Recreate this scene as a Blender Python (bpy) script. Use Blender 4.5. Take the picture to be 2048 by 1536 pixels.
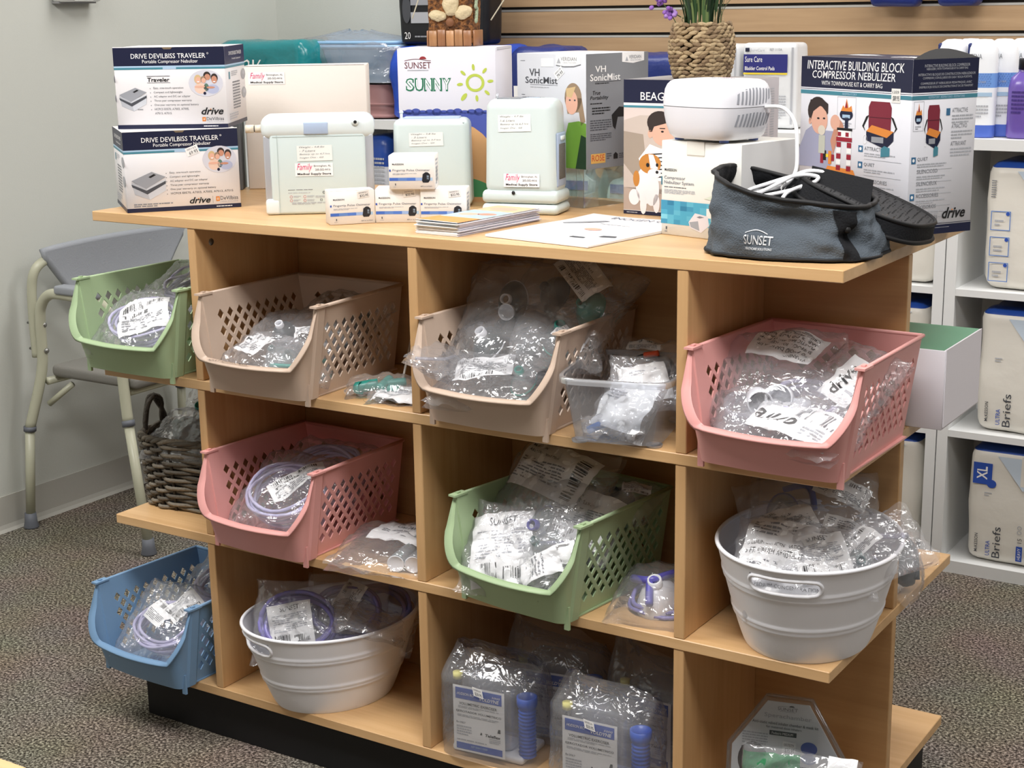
import bpy, bmesh, math, random
from math import sin, cos, pi, radians as rad
from mathutils import Vector, Matrix, noise

for _o in list(bpy.data.objects):
    bpy.data.objects.remove(_o)
SC = bpy.context.scene
COL = SC.collection

# ---------------------------------------------------------------- camera
cam_d = bpy.data.cameras.new('camera')
cam_d.sensor_width = 36.0
cam_d.sensor_fit = 'HORIZONTAL'
cam_d.lens = 36.0 * 3097.75 / 2048.0
cam_d.clip_start = 0.05
cam = bpy.data.objects.new('camera', cam_d)
COL.objects.link(cam)
_R = Vector((0.84420, 0.53580, -0.01550)); _F = Vector((-0.5237, 0.8183, -0.2368)).normalized()
_R = (_R - _F * _R.dot(_F)).normalized(); _U = _R.cross(_F)
cam.matrix_world = Matrix(((_R.x, _U.x, -_F.x, 2.3328), (_R.y, _U.y, -_F.y, -2.1214), (_R.z, _U.z, -_F.z, 1.4541), (0, 0, 0, 1)))
SC.camera = cam

# ---------------------------------------------------------------- exposure, world, lights
vs = SC.view_settings
vs.view_transform = 'Standard'; vs.look = 'None'; vs.gamma = 1.0
vs.use_curve_mapping = False
vs.exposure = 0.0
SC.cycles.transparent_max_bounces = 40
SC.cycles.max_bounces = 8
w = bpy.data.worlds.new('world'); SC.world = w; w.use_nodes = True
w.node_tree.nodes['Background'].inputs[0].default_value = (0.93, 0.96, 1.0, 1)
w.node_tree.nodes['Background'].inputs[1].default_value = 0.12

def area(name, x, y, z, sx, sy, power, col=(1.0, 0.98, 0.965)):
    d = bpy.data.lights.new(name, 'AREA'); d.shape = 'RECTANGLE'
    d.size = sx; d.size_y = sy; d.energy = power; d.color = col
    o = bpy.data.objects.new(name, d); o.location = (x, y, z); COL.objects.link(o)
    return o
# fluorescent ceiling troffers (0.6 x 1.2 m) of the shop, in a regular grid
for lx, ly, pw in ((-0.2, -0.9, 46), (1.7, -0.9, 58), (-0.2, 1.3, 22), (1.7, 1.3, 26), (3.6, -0.9, 14), (3.6, 1.3, 22), (0.8, -3.3, 6), (2.7, -3.3, 6)):
    area('ceiling_lamp', lx, ly, 2.66, 1.2, 0.6, pw)

# ---------------------------------------------------------------- materials
MATS = {}
def lin(c):
    return tuple(((x / 255.0) / 12.92 if x <= 10 else (((x / 255.0) + 0.055) / 1.055) ** 2.4) for x in c)
def M(name, rgb=(200, 200, 200), rough=0.5, metal=0.0, spec=0.4, bump=None, vary=None, alpha=None, sub=None):
    """principled material; rgb is sRGB 0-255; bump=(scale,strength); vary=(scale,rgb2,amount)"""
    if name in MATS: return MATS[name]
    m = bpy.data.materials.new(name); m.use_nodes = True
    nt = m.node_tree; b = nt.nodes['Principled BSDF']
    b.inputs['Base Color'].default_value = (*lin(rgb), 1)
    b.inputs['Roughness'].default_value = rough
    b.inputs['Metallic'].default_value = metal
    b.inputs['Specular IOR Level'].default_value = spec
    if vary or bump:
        tc = nt.nodes.new('ShaderNodeTexCoord')
    if vary:
        n = nt.nodes.new('ShaderNodeTexNoise'); n.inputs['Scale'].default_value = vary[0]; n.inputs['Detail'].default_value = 4
        r = nt.nodes.new('ShaderNodeValToRGB'); r.color_ramp.elements[0].position = 0.5 - vary[2]; r.color_ramp.elements[1].position = 0.5 + vary[2]
        r.color_ramp.elements[0].color = (*lin(rgb), 1); r.color_ramp.elements[1].color = (*lin(vary[1]), 1)
        nt.links.new(tc.outputs['Object'], n.inputs['Vector']); nt.links.new(n.outputs['Fac'], r.inputs[0]); nt.links.new(r.outputs[0], b.inputs['Base Color'])
    if bump:
        n2 = nt.nodes.new('ShaderNodeTexNoise'); n2.inputs['Scale'].default_value = bump[0]; n2.inputs['Detail'].default_value = 3
        bp = nt.nodes.new('ShaderNodeBump'); bp.inputs['Strength'].default_value = bump[1]; bp.inputs['Distance'].default_value = 0.01
        nt.links.new(tc.outputs['Object'], n2.inputs['Vector']); nt.links.new(n2.outputs['Fac'], bp.inputs['Height']); nt.links.new(bp.outputs[0], b.inputs['Normal'])
    MATS[name] = m
    return m
def wood(name, a, b, axis='X', rough=0.36):
    if name in MATS: return MATS[name]
    m = bpy.data.materials.new(name); m.use_nodes = True; nt = m.node_tree; p = nt.nodes['Principled BSDF']
    tc = nt.nodes.new('ShaderNodeTexCoord'); mp = nt.nodes.new('ShaderNodeMapping')
    s = {'X': (1.5, 28, 28), 'Y': (28, 1.5, 28), 'Z': (28, 28, 1.5)}[axis]
    mp.inputs['Scale'].default_value = s
    n = nt.nodes.new('ShaderNodeTexNoise'); n.inputs['Scale'].default_value = 1.6; n.inputs['Detail'].default_value = 6; n.inputs['Roughness'].default_value = 0.6
    r = nt.nodes.new('ShaderNodeValToRGB'); r.color_ramp.elements[0].position = 0.3; r.color_ramp.elements[1].position = 0.72
    r.color_ramp.elements[0].color = (*lin(a), 1); r.color_ramp.elements[1].color = (*lin(b), 1)
    L = nt.links.new
    L(tc.outputs['Object'], mp.inputs[0]); L(mp.outputs[0], n.inputs['Vector']); L(n.outputs['Fac'], r.inputs[0]); L(r.outputs[0], p.inputs['Base Color'])
    p.inputs['Roughness'].default_value = rough; p.inputs['Specular IOR Level'].default_value = 0.5
    MATS[name] = m
    return m
def film(name, tint=(253, 253, 254), haze=0.11, edge=0.25, rough=0.10, scale=30, strength=0.35, thick=None):
    """clear crinkled plastic: see-through, with glossy reflections that grow at grazing angles"""
    if name in MATS: return MATS[name]
    m = bpy.data.materials.new(name); m.use_nodes = True; nt = m.node_tree; nt.nodes.clear(); L = nt.links.new
    out = nt.nodes.new('ShaderNodeOutputMaterial'); tr = nt.nodes.new('ShaderNodeBsdfTransparent'); gl = nt.nodes.new('ShaderNodeBsdfGlossy'); df = nt.nodes.new('ShaderNodeBsdfDiffuse')
    tr.inputs[0].default_value = (*lin(tint), 1); gl.inputs['Roughness'].default_value = rough; df.inputs[0].default_value = (0.92, 0.93, 0.96, 1)
    lw = nt.nodes.new('ShaderNodeLayerWeight'); lw.inputs['Blend'].default_value = edge
    mx = nt.nodes.new('ShaderNodeMixShader'); m2 = nt.nodes.new('ShaderNodeMixShader'); m2.inputs[0].default_value = haze
    mr = nt.nodes.new('ShaderNodeMapRange'); mr.inputs[1].default_value = 0; mr.inputs[2].default_value = 1; mr.inputs[3].default_value = 0.06; mr.inputs[4].default_value = 0.58
    if strength:
        tc = nt.nodes.new('ShaderNodeTexCoord'); n = nt.nodes.new('ShaderNodeTexNoise'); n.inputs['Scale'].default_value = scale; n.inputs['Detail'].default_value = 2; n.inputs['Distortion'].default_value = 1.2
        bp = nt.nodes.new('ShaderNodeBump'); bp.inputs['Strength'].default_value = strength; bp.inputs['Distance'].default_value = 0.02
        L(tc.outputs['Object'], n.inputs['Vector']); L(n.outputs['Fac'], bp.inputs['Height'])
        for q in (gl.inputs['Normal'], lw.inputs['Normal']): L(bp.outputs[0], q)
    L(lw.outputs['Fresnel'], mr.inputs[0]); L(mr.outputs[0], mx.inputs[0])
    L(tr.outputs[0], m2.inputs[1]); L(df.outputs[0], m2.inputs[2]); L(m2.outputs[0], mx.inputs[1]); L(gl.outputs[0], mx.inputs[2]); L(mx.outputs[0], out.inputs[0])
    MATS[name] = m
    return m

WHITE = M('print_white', (244, 243, 242), 0.45); NAVY = M('print_navy', (28, 32, 58), 0.4); BLACK = M('print_black', (26, 26, 28), 0.5)
GREY = M('print_grey', (120, 122, 128), 0.5); LGREY = M('print_light_grey', (176, 178, 184), 0.5); TEAL = M('print_teal', (70, 132, 148), 0.45); LBLUE = M('print_light_blue', (168, 196, 220), 0.45)
CARD = M('white_card', (228, 225, 226), 0.5); BLUE = M('print_blue', (48, 84, 176), 0.45); SKIN = M('print_skin', (222, 172, 150), 0.5); HAIR = M('print_hair', (52, 42, 40), 0.5)
MAGENTA = M('print_magenta', (214, 40, 110), 0.5); ORANGE = M('print_orange', (226, 140, 62), 0.5); RED = M('print_red', (150, 34, 52), 0.5); PAPER = M('paper', (236, 236, 236), 0.6)
MIDBLUE = M('print_mid_blue', (96, 134, 200), 0.45); SKIN2 = M('print_skin_tan', (196, 140, 116), 0.5); BLOND = M('print_blond', (206, 178, 132), 0.5); GREEN = M('print_green', (60, 132, 92), 0.5)
STEEL = M('print_steel', (152, 154, 160), 0.4); DGREY = M('print_dark_grey', (72, 74, 80), 0.5); YELLOW = M('print_yellow', (232, 206, 60), 0.5)

# ---------------------------------------------------------------- mesh builder
class MB:
    def __init__(s): s.v = []; s.f = []; s.m = []; s.sm = []; s.mats = []
    def mi(s, m):
        if m not in s.mats: s.mats.append(m)
        return s.mats.index(m)
    def add(s, vs_, fs, mat, smooth=False):
        o = len(s.v); k = s.mi(mat); s.v += [tuple(x) for x in vs_]
        for f in fs:
            s.f.append([i + o for i in f]); s.m.append(k); s.sm.append(smooth)
    def box(s, x0, y0, z0, x1, y1, z1, mat):
        V_ = [(x0, y0, z0), (x1, y0, z0), (x1, y1, z0), (x0, y1, z0), (x0, y0, z1), (x1, y0, z1), (x1, y1, z1), (x0, y1, z1)]
        s.add(V_, [(0, 3, 2, 1), (4, 5, 6, 7), (0, 1, 5, 4), (1, 2, 6, 5), (2, 3, 7, 6), (3, 0, 4, 7)], mat)
    def rbox(s, x0, y0, z0, x1, y1, z1, r, mat, seg=3, fn=None, cuts=0):
        bm = bmesh.new(); bmesh.ops.create_cube(bm, size=1)
        for v in bm.verts: v.co = Vector(((x0 + x1) / 2 + v.co.x * (x1 - x0), (y0 + y1) / 2 + v.co.y * (y1 - y0), (z0 + z1) / 2 + v.co.z * (z1 - z0)))
        if r > 0: bmesh.ops.bevel(bm, geom=bm.edges[:], offset=r, segments=seg, profile=0.5, affect='EDGES')
        if cuts: bmesh.ops.subdivide_edges(bm, edges=[e for e in bm.edges if e.calc_length() > r * 2.2], cuts=cuts, use_grid_fill=True)
        bm.verts.ensure_lookup_table(); bm.verts.index_update()
        vv = [v.co.copy() for v in bm.verts]
        if fn: vv = [fn(q) for q in vv]
        s.add(vv, [[v.index for v in f.verts] for f in bm.faces], mat, True); bm.free()
    def tube(s, pts, r, mat, n=8, cap=True, closed=False, radii=None):
        pts = [Vector(p) for p in pts]; N = len(pts)
        if N < 2: return
        tang = []
        for i in range(N):
            a = pts[i - 1] if (i > 0 or closed) else pts[i]; b = pts[(i + 1) % N] if (i < N - 1 or closed) else pts[i]
            t = b - a
            tang.append(t.normalized() if t.length > 1e-9 else Vector((0, 0, 1)))
        nrm = tang[0].orthogonal().normalized(); V_ = []
        for i in range(N):
            nrm = nrm - tang[i] * nrm.dot(tang[i])
            nrm = nrm.normalized() if nrm.length > 1e-6 else tang[i].orthogonal().normalized()
            bn = tang[i].cross(nrm); rr = radii[i] if radii else r
            for k in range(n):
                a = 2 * pi * k / n; V_.append(pts[i] + (nrm * cos(a) + bn * sin(a)) * rr)
        F_ = []
        for i in range(N if closed else N - 1):
            j = (i + 1) % N
            for k in range(n): F_.append((i * n + k, i * n + (k + 1) % n, j * n + (k + 1) % n, j * n + k))
        if cap and not closed: F_.append(list(range(n))[::-1]); F_.append([(N - 1) * n + k for k in range(n)])
        s.add(V_, F_, mat, True)
    def lathe(s, prof, mat, n=32, sx=1, sy=1, c=(0, 0, 0), cap0=False, cap1=False, rotz=0, p=2.0, smooth=True):
        V_ = []
        for (r, z) in prof:
            for k in range(n):
                a = 2 * pi * k / n; ca, sa = cos(a), sin(a)
                x = math.copysign(abs(ca) ** (2 / p), ca) * r * sx; y = math.copysign(abs(sa) ** (2 / p), sa) * r * sy
                V_.append((c[0] + x * cos(rotz) - y * sin(rotz), c[1] + x * sin(rotz) + y * cos(rotz), c[2] + z))
        F_ = []
        for i in range(len(prof) - 1):
            for k in range(n): F_.append((i * n + k, i * n + (k + 1) % n, (i + 1) * n + (k + 1) % n, (i + 1) * n + k))
        if cap0: F_.append(list(range(n))[::-1])
        if cap1: F_.append([(len(prof) - 1) * n + k for k in range(n)])
        s.add(V_, F_, mat, smooth)
    def ell(s, c, rx, ry, rz, mat, nu=12, nv=8, rot=None):
        V_ = []; F_ = []
        for i in range(nv + 1):
            t = pi * i / nv
            for k in range(nu):
                a = 2 * pi * k / nu; q = Vector((rx * sin(t) * cos(a), ry * sin(t) * sin(a), rz * cos(t)))
                if rot is not None: q = rot @ q
                V_.append(Vector(c) + q)
        for i in range(nv):
            for k in range(nu): F_.append((i * nu + k, (i + 1) * nu + k, (i + 1) * nu + (k + 1) % nu, i * nu + (k + 1) % nu))
        s.add(V_, F_, mat, True)
    def grid(s, fn, nu, nv, mat, smooth=True, flip=False):
        V_ = [fn(i / nu, j / nv) for j in range(nv + 1) for i in range(nu + 1)]; F_ = []
        for j in range(nv):
            for i in range(nu):
                a = j * (nu + 1) + i; q = (a, a + 1, a + nu + 2, a + nu + 1); F_.append(q[::-1] if flip else q)
        s.add(V_, F_, mat, smooth)
    def prism(s, poly, z0, z1, mat, smooth=False):
        n = len(poly); V_ = [(x, y, z0) for x, y in poly] + [(x, y, z1) for x, y in poly]
        s.add(V_, [list(range(n))[::-1], [n + i for i in range(n)]] + [(i, (i + 1) % n, n + (i + 1) % n, n + i) for i in range(n)], mat, smooth)
    def build(s, name, parent=None, loc=None, rot=None):
        me = bpy.data.meshes.new(name); me.from_pydata(s.v, [], s.f); me.update()
        for m in s.mats: me.materials.append(m)
        me.polygons.foreach_set('material_index', s.m); me.polygons.foreach_set('use_smooth', s.sm)
        o = bpy.data.objects.new(name, me); COL.objects.link(o)
        if parent: o.parent = parent
        if loc is not None: o.location = loc
        if rot is not None: o.rotation_euler = rot
        return o

def tag(o, label=None, cat=None, group=None, kind=None):
    if label: o['label'] = label
    if cat: o['category'] = cat
    if group: o['group'] = group
    if kind: o['kind'] = kind
    return o
def thing(name, label, cat, loc=(0, 0, 0), rot=(0, 0, 0), group=None):
    o = bpy.data.objects.new(name, None); o.empty_display_size = 0.02; COL.objects.link(o)
    o.location = loc; o.rotation_euler = rot
    return tag(o, label, cat, group)
def copy_tree(o, parent=None):
    c = o.copy(); COL.objects.link(c); c.parent = parent
    for ch in list(o.children): copy_tree(ch, c)
    return c

# ---------------------------------------------------------------- printing on faces
_TX = {}
def text_mesh(st, bold=0.0, shear=0.0, res=2):
    k = (st, bold, shear)
    if k not in _TX:
        cu = bpy.data.curves.new('t', 'FONT'); cu.body = st; cu.size = 1.0; cu.offset = bold; cu.shear = shear; cu.resolution_u = res; cu.fill_mode = 'FRONT'
        ob = bpy.data.objects.new('t', cu); me = ob.to_mesh()
        V_ = [(v.co.x, v.co.y) for v in me.vertices]; F_ = [list(p.vertices) for p in me.polygons]
        ob.to_mesh_clear(); bpy.data.objects.remove(ob); bpy.data.curves.remove(cu)
        xs = [a for a, b in V_] or [0, 1]; ys = [b for a, b in V_] or [0, 1]
        _TX[k] = (V_, F_, min(xs), max(xs), min(ys), max(ys))
    return _TX[k]
class Face:
    """a printable surface: fn(u, v, off) gives a point, u right and v up in 0..1"""
    def __init__(s, mb, fn, w, h, seed=1): s.mb = mb; s.fn = fn; s.w = w; s.h = h; s.rng = random.Random(seed)
    @staticmethod
    def flat(mb, O, U, V_, w, h, seed=1):
        O = Vector(O); U = Vector(U).normalized(); V_ = Vector(V_).normalized(); N = U.cross(V_)
        return Face(mb, lambda u, v, off: O + U * (u * w) + V_ * (v * h) + N * off, w, h, seed)
    def off(s, lay): return 0.00025 + 0.00012 * lay
    def poly(s, pts, mat, lay=1):
        s.mb.add([s.fn(u, v, s.off(lay)) for u, v in pts], [list(range(len(pts)))], mat)
    def rect(s, u0, v0, u1, v1, mat, lay=1, n=1):
        for i in range(n):
            a = u0 + (u1 - u0) * i / n; b = u0 + (u1 - u0) * (i + 1) / n
            s.poly([(a, v0), (b, v0), (b, v1), (a, v1)], mat, lay)
    def ell(s, u, v, ru, rv, mat, lay=1, n=22, a0=0, a1=2 * pi, rot=0):
        P_ = []
        for k in range(n if a1 - a0 > 6.2 else n + 1):
            a = a0 + (a1 - a0) * k / n; x = ru * cos(a) * s.w; y = rv * sin(a) * s.h
            P_.append((u + (x * cos(rot) - y * sin(rot)) / s.w, v + (x * sin(rot) + y * cos(rot)) / s.h))
        s.poly(P_, mat, lay)
    def ring(s, u, v, ru, rv, t, mat, lay=1, n=24, a0=0, a1=2 * pi):
        for k in range(n):
            a = a0 + (a1 - a0) * k / n; b = a0 + (a1 - a0) * (k + 1) / n; q = 1 - t
            s.poly([(u + ru * cos(a), v + rv * sin(a)), (u + ru * cos(b), v + rv * sin(b)), (u + q * ru * cos(b), v + q * rv * sin(b)), (u + q * ru * cos(a), v + q * rv * sin(a))], mat, lay)
    def frame(s, u0, v0, u1, v1, t, mat, lay=1):
        tu = t / s.w; tv = t / s.h
        for q in ((u0, v0, u1, v0 + tv), (u0, v1 - tv, u1, v1), (u0, v0, u0 + tu, v1), (u1 - tu, v0, u1, v1)): s.rect(*q, mat, lay)
    def text(s, st, u0, v0, u1, v1, mat, lay=3, bold=0.0, shear=0.0, rot=0):
        """text stretched into the rectangle; rot=90 writes upward"""
        V_, F_, a, b, c, d = text_mesh(st, bold, shear)
        if not F_: return
        if rot == 90: P_ = [(u1 - (y - c) / (d - c) * (u1 - u0), v0 + (x - a) / (b - a) * (v1 - v0)) for x, y in V_]
        elif rot == 270: P_ = [(u0 + (y - c) / (d - c) * (u1 - u0), v1 - (x - a) / (b - a) * (v1 - v0)) for x, y in V_]
        elif rot == 180: P_ = [(u1 - (x - a) / (b - a) * (u1 - u0), v1 - (y - c) / (d - c) * (v1 - v0)) for x, y in V_]
        else: P_ = [(u0 + (x - a) / (b - a) * (u1 - u0), v0 + (y - c) / (d - c) * (v1 - v0)) for x, y in V_]
        s.mb.add([s.fn(u, v, s.off(lay)) for u, v in P_], F_, mat)
    def greek(s, u0, v0, u1, v1, n, mat=None, lay=2, fill=0.5):
        """illegible small print: rows of word-length dashes"""
        mat = mat or GREY; dv = (v1 - v0) / n
        for i in range(n):
            vb = v1 - dv * (i + 1) + dv * (1 - fill) / 2; u = u0; end = u1 if i < n - 1 else u0 + (u1 - u0) * s.rng.uniform(0.5, 0.95)
            while u < end - 0.004:
                wd = min((u1 - u0) * s.rng.uniform(0.06, 0.2), end - u); s.rect(u, vb, u + wd * 0.86, vb + dv * fill, mat, lay); u += wd
    def bars(s, u0, v0, u1, v1, mat=None, lay=2, n=26, vert=False):
        mat = mat or BLACK; x = 0.0
        while x < 1:
            wd = s.rng.choice((0.4, 0.4, 0.8, 1.2)) / n; e = min(1, x + wd)
            if vert: s.rect(u0, v0 + (v1 - v0) * x, u1, v0 + (v1 - v0) * e, mat, lay)
            else: s.rect(u0 + (u1 - u0) * x, v0, u0 + (u1 - u0) * e, v1, mat, lay)
            x = e + s.rng.choice((0.4, 0.7, 1.0)) / n
class Carton:
    """cardboard box mesh with printable faces; origin at its front left bottom corner"""
    def __init__(s, wd, d, h, body, top=None, seed=1, r=0.0012):
        s.mb = MB(); s.w, s.d, s.h = wd, d, h
        s.mb.rbox(0, 0, 0, wd, d, h, r, body, 1)
        mb = s.mb
        s.front = Face.flat(mb, (0, 0, 0), (1, 0, 0), (0, 0, 1), wd, h, seed); s.right = Face.flat(mb, (wd, 0, 0), (0, 1, 0), (0, 0, 1), d, h, seed + 1)
        s.left = Face.flat(mb, (0, d, 0), (0, -1, 0), (0, 0, 1), d, h, seed + 2); s.top = Face.flat(mb, (0, 0, h), (1, 0, 0), (0, 1, 0), wd, d, seed + 3)
        if top: s.top.rect(0.01, 0.01, 0.99, 0.99, top, 0)
    def done(s, name, label, cat, x, y, z, deg, group=None):
        o = s.mb.build(name, None, (x, y, z + 0.0004), (0, 0, rad(deg)))
        return tag(o, label, cat, group)
def sticker(parent, name, O, U, V_, wd, h, draw, mat=None, seed=3, label=None):
    """a paper sticker as a part of its thing"""
    mb = MB(); O = Vector(O); U = Vector(U).normalized(); V_ = Vector(V_).normalized(); N = U.cross(V_)
    a = [O, O + U * wd, O + U * wd + V_ * h, O + V_ * h]
    mb.add([p + N * 0.0007 for p in a], [(0, 1, 2, 3)], mat or WHITE)
    f = Face(mb, lambda u, v, off: O + U * (u * wd) + V_ * (v * h) + N * (0.0007 + off), wd, h, seed); draw(f)
    o = mb.build(name, parent)
    if label: o['label'] = label
    return o
def family_label(f):
    f.text('Family', 0.05, 0.34, 0.46, 0.98, MAGENTA, 4, -0.004, 0.35)
    f.text('Birmingham, AL', 0.5, 0.68, 0.95, 0.86, DGREY, 3); f.text('205-502-4416', 0.53, 0.42, 0.93, 0.58, DGREY, 3)
    f.text('Medical Supply Store', 0.06, 0.06, 0.95, 0.27, BLACK, 3, 0.02)
def note_label(lines):
    def d(f):
        n = len(lines)
        for i, t in enumerate(lines): f.text(t, 0.07, 0.82 - 0.225 * i, 0.07 + min(0.86, 0.045 * len(t)), 0.95 - 0.225 * i, GREY, 3, -0.004, 0.3)
    return d
def price_label(code, price):
    def d(f):
        f.text(code, 0.12, 0.66, 0.85, 0.86, GREY, 3); f.text(price, 0.2, 0.12, 0.9, 0.5, DGREY, 3)
    return d
def drive_logo(f, u0, v0, u1, v1):
    f.text('drive', u0, v0, u1, v1, BLACK, 4, 0.022, 0.32); f.rect(u0 + (u1 - u0) * 0.40, v0 + (v1 - v0) * 0.72, u0 + (u1 - u0) * 0.46, v0 + (v1 - v0) * 0.82, ORANGE, 5)
def devilbiss(f, u0, v0, u1, v1):
    q = (u1 - u0) * 0.2; f.frame(u0, v0 + 0.2 * (v1 - v0), u0 + q * 0.8, v1, 0.0022, ORANGE, 3)
    f.text('DeVilbiss', u0 + q, v0 + (v1 - v0) * 0.38, u1, v1, DGREY, 3); f.text('HEALTHCARE', u0 + q, v0, u1, v0 + (v1 - v0) * 0.2, LGREY, 3)
def sunset_logo(f, u0, v0, u1, v1, mat=None, sun=None):
    mat = mat or M('print_maroon', (112, 60, 66)); h = v1 - v0; wd = u1 - u0
    f.ell(u0 + wd * 0.7, v0 + h * 0.82, wd * 0.13, h * 0.2, sun or M('print_sun_red', (150, 48, 52)), 2, 12, 0, pi)
    for k in range(12):
        a, b = k / 12, (k + 1) / 12; g = lambda t: v0 + h * (0.70 + 0.11 * sin(pi * min(1, t * 1.15)))
        f.poly([(u0 + wd * a, g(a)), (u0 + wd * b, g(b)), (u0 + wd * b, g(b) + h * 0.035), (u0 + wd * a, g(a) + h * 0.035)], mat, 3)
    f.text('SUNSET', u0, v0 + h * 0.16, u1, v0 + h * 0.62, mat, 3); f.rect(u0 + wd * 0.1, v0, u0 + wd * 0.9, v0 + h * 0.06, LGREY, 2)
# ---------------------------------------------------------------- room shell
XL, YB, XR, YF, ZC = -1.21, 1.98, 4.9, -4.6, 2.7
wallm = M('wall_paint', (197, 199, 192), 0.75, spec=0.15, bump=(260, 0.05))
def carpet_mat():
    m = bpy.data.materials.new('carpet'); m.use_nodes = True; nt = m.node_tree; p = nt.nodes['Principled BSDF']; L = nt.links.new
    tc = nt.nodes.new('ShaderNodeTexCoord')
    n = nt.nodes.new('ShaderNodeTexNoise'); n.inputs['Scale'].default_value = 170; n.inputs['Detail'].default_value = 3; n.inputs['Roughness'].default_value = 0.7
    r = nt.nodes.new('ShaderNodeValToRGB'); e = r.color_ramp.elements
    e[0].position = 0.36; e[0].color = (*lin((34, 31, 28)), 1); e[1].position = 0.66; e[1].color = (*lin((206, 196, 180)), 1)
    k = r.color_ramp.elements.new(0.5); k.color = (*lin((112, 103, 93)), 1)
    n2 = nt.nodes.new('ShaderNodeTexNoise'); n2.inputs['Scale'].default_value = 5
    mx = nt.nodes.new('ShaderNodeMix'); mx.data_type = 'RGBA'; mx.blend_type = 'MULTIPLY'; mx.inputs[0].default_value = 0.3
    L(tc.outputs['Object'], n.inputs['Vector']); L(tc.outputs['Object'], n2.inputs['Vector']); L(n.outputs['Fac'], r.inputs[0]); L(r.outputs[0], mx.inputs[6]); L(n2.outputs['Color'], mx.inputs[7]); L(mx.outputs[2], p.inputs['Base Color'])
    b = nt.nodes.new('ShaderNodeBump'); b.inputs['Strength'].default_value = 0.8; b.inputs['Distance'].default_value = 0.006
    L(n.outputs['Fac'], b.inputs['Height']); L(b.outputs[0], p.inputs['Normal']); p.inputs['Roughness'].default_value = 0.95; p.inputs['Specular IOR Level'].default_value = 0.05
    return m
def struct(name, boxes, mat):
    mb = MB()
    for b in boxes: mb.box(*b, mat)
    return tag(mb.build(name), None, None, None, 'structure')
struct('floor', [(XL - .1, YF - .1, -.1, XR + .1, YB + .1, 0)], carpet_mat())
struct('wall_left', [(XL - .1, YF - .1, 0, XL, YB + .1, ZC)], wallm)
struct('wall_back', [(XL, YB, 0, XR, YB + .1, ZC)], wallm)
wallo = M('wall_paint_far', (140, 138, 134), 0.8)
struct('wall_right', [(XR, YF - .1, 0, XR + .1, YB + .1, ZC)], wallo)
struct('wall_front', [(XL, YF - .1, 0, XR, YF, ZC)], wallo)
struct('ceiling', [(XL - .1, YF - .1, ZC, XR + .1, YB + .1, ZC + .1)], M('ceiling_tile', (190, 190, 186), 0.9))
# vinyl cove base along the left wall
mb = MB(); cove = M('cove_base', (176, 174, 166), 0.5, bump=(90, 0.05))
prof = [(0.0, 0.104), (0.004, 0.104), (0.0045, 0.02), (0.008, 0.008), (0.016, 0.0), (0.0, 0.0)]
n = len(prof); V_ = [(XL + a, YF, b) for a, b in prof] + [(XL + a, YB, b) for a, b in prof]
mb.add(V_, [(i, i + 1, n + i + 1, n + i) for i in range(n - 1)], cove)
tag(mb.build('baseboard_left'), None, None, None, 'structure')
# slatwall: wood boards with metal channel liners in the grooves
slat = wood('slatwall_maple_dim', (160, 130, 96), (180, 150, 114), 'X', 0.5)  # board colour lowered to carry the weaker light at the back wall
chan = M('slatwall_channel', (196, 194, 188), 0.35, 0.55); gdark = M('slatwall_groove', (52, 48, 44), 0.7)
mb = MB(); z = 1.21 + 0.0765 * 7; zs = [0.9 + 0.0765 * k for k in range(23)]
base = 1.2875; X0, X1 = -0.55, 3.2
for k in range(-5, 16):
    za = base + 0.0765 * k; zb = za + 0.0765
    mb.box(X0, YB - 0.020, za + 0.0115, X1, YB - 0.001, zb - 0.0005, slat)
    mb.box(X0, YB - 0.006, za - 0.0004, X1, YB - 0.001, za + 0.0114, gdark)
    mb.box(X0, YB - 0.0208, za - 0.0025, X1, YB - 0.0065, za + 0.0035, chan)
tag(mb.build('trim_1'), None, None, None, 'structure')
# white box on the left wall, only its lower end in frame
t = thing('wall_dispenser', 'white plastic box mounted high on the left wall', 'dispenser', (XL, 1.083, 1.482))
wp = M('white_plastic', (236, 237, 235), 0.35)
mb = MB(); mb.rbox(0.001, -0.075, 0.004, 0.055, 0.075, 0.26, 0.012, wp); mb.build('cover', t)
mb = MB(); mb.box(0.056, -0.035, 0.008, 0.058, 0.035, 0.03, M('white_plastic_bright', (250, 250, 250), 0.3)); mb.build('label_window', t)
mb = MB(); mb.box(0.001, -0.07, 0.0, 0.03, 0.07, 0.006, M('grey_plastic', (150, 150, 150), 0.5)); mb.build('back_plate', t)

# ---------------------------------------------------------------- display gondola
U0, U1, U2, L_, D_, T_ = 0.2515, 0.7650, 1.2792, 1.5471, 0.6131, 0.019
YS = 0.2960; ZT, Z1, Z2, Z3 = 1.0759, 0.7634, 0.4497, 0.1231
wx = wood('maple_boards', (200, 159, 110), (218, 180, 132), 'X'); wz = wood('maple_uprights', (192, 150, 102), (208, 168, 120), 'Z'); wsp = wood('maple_spine_shaded', (182, 142, 96), (200, 160, 112), 'X')  # spine is a darker maple copy, cubby shade put into its colour
gd = thing('display_shelving', 'freestanding maple display shelving island with open cubbies', 'display shelf', (L_ / 2, D_ / 2, 0))
def P_(name, boxes, mat, lab=None):
    mb = MB()
    for x0, y0, z0, x1, y1, z1 in boxes:
        x0 -= L_ / 2; x1 -= L_ / 2; y0 -= D_ / 2; y1 -= D_ / 2; mb.rbox(x0, y0, z0, x1, y1, z1, 0.0012, mat, 1)
    o = mb.build(name, gd)
    for p in o.data.polygons: p.use_smooth = False
    if lab: o['label'] = lab
    return o
P_('top_board', [(0, 0, ZT - T_, L_, D_, ZT)], wx)
for zz in (Z1, Z2, Z3): P_('shelf_board', [(0, 0, zz - T_, L_, D_, zz)], wx)
e = 0.0003
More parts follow.
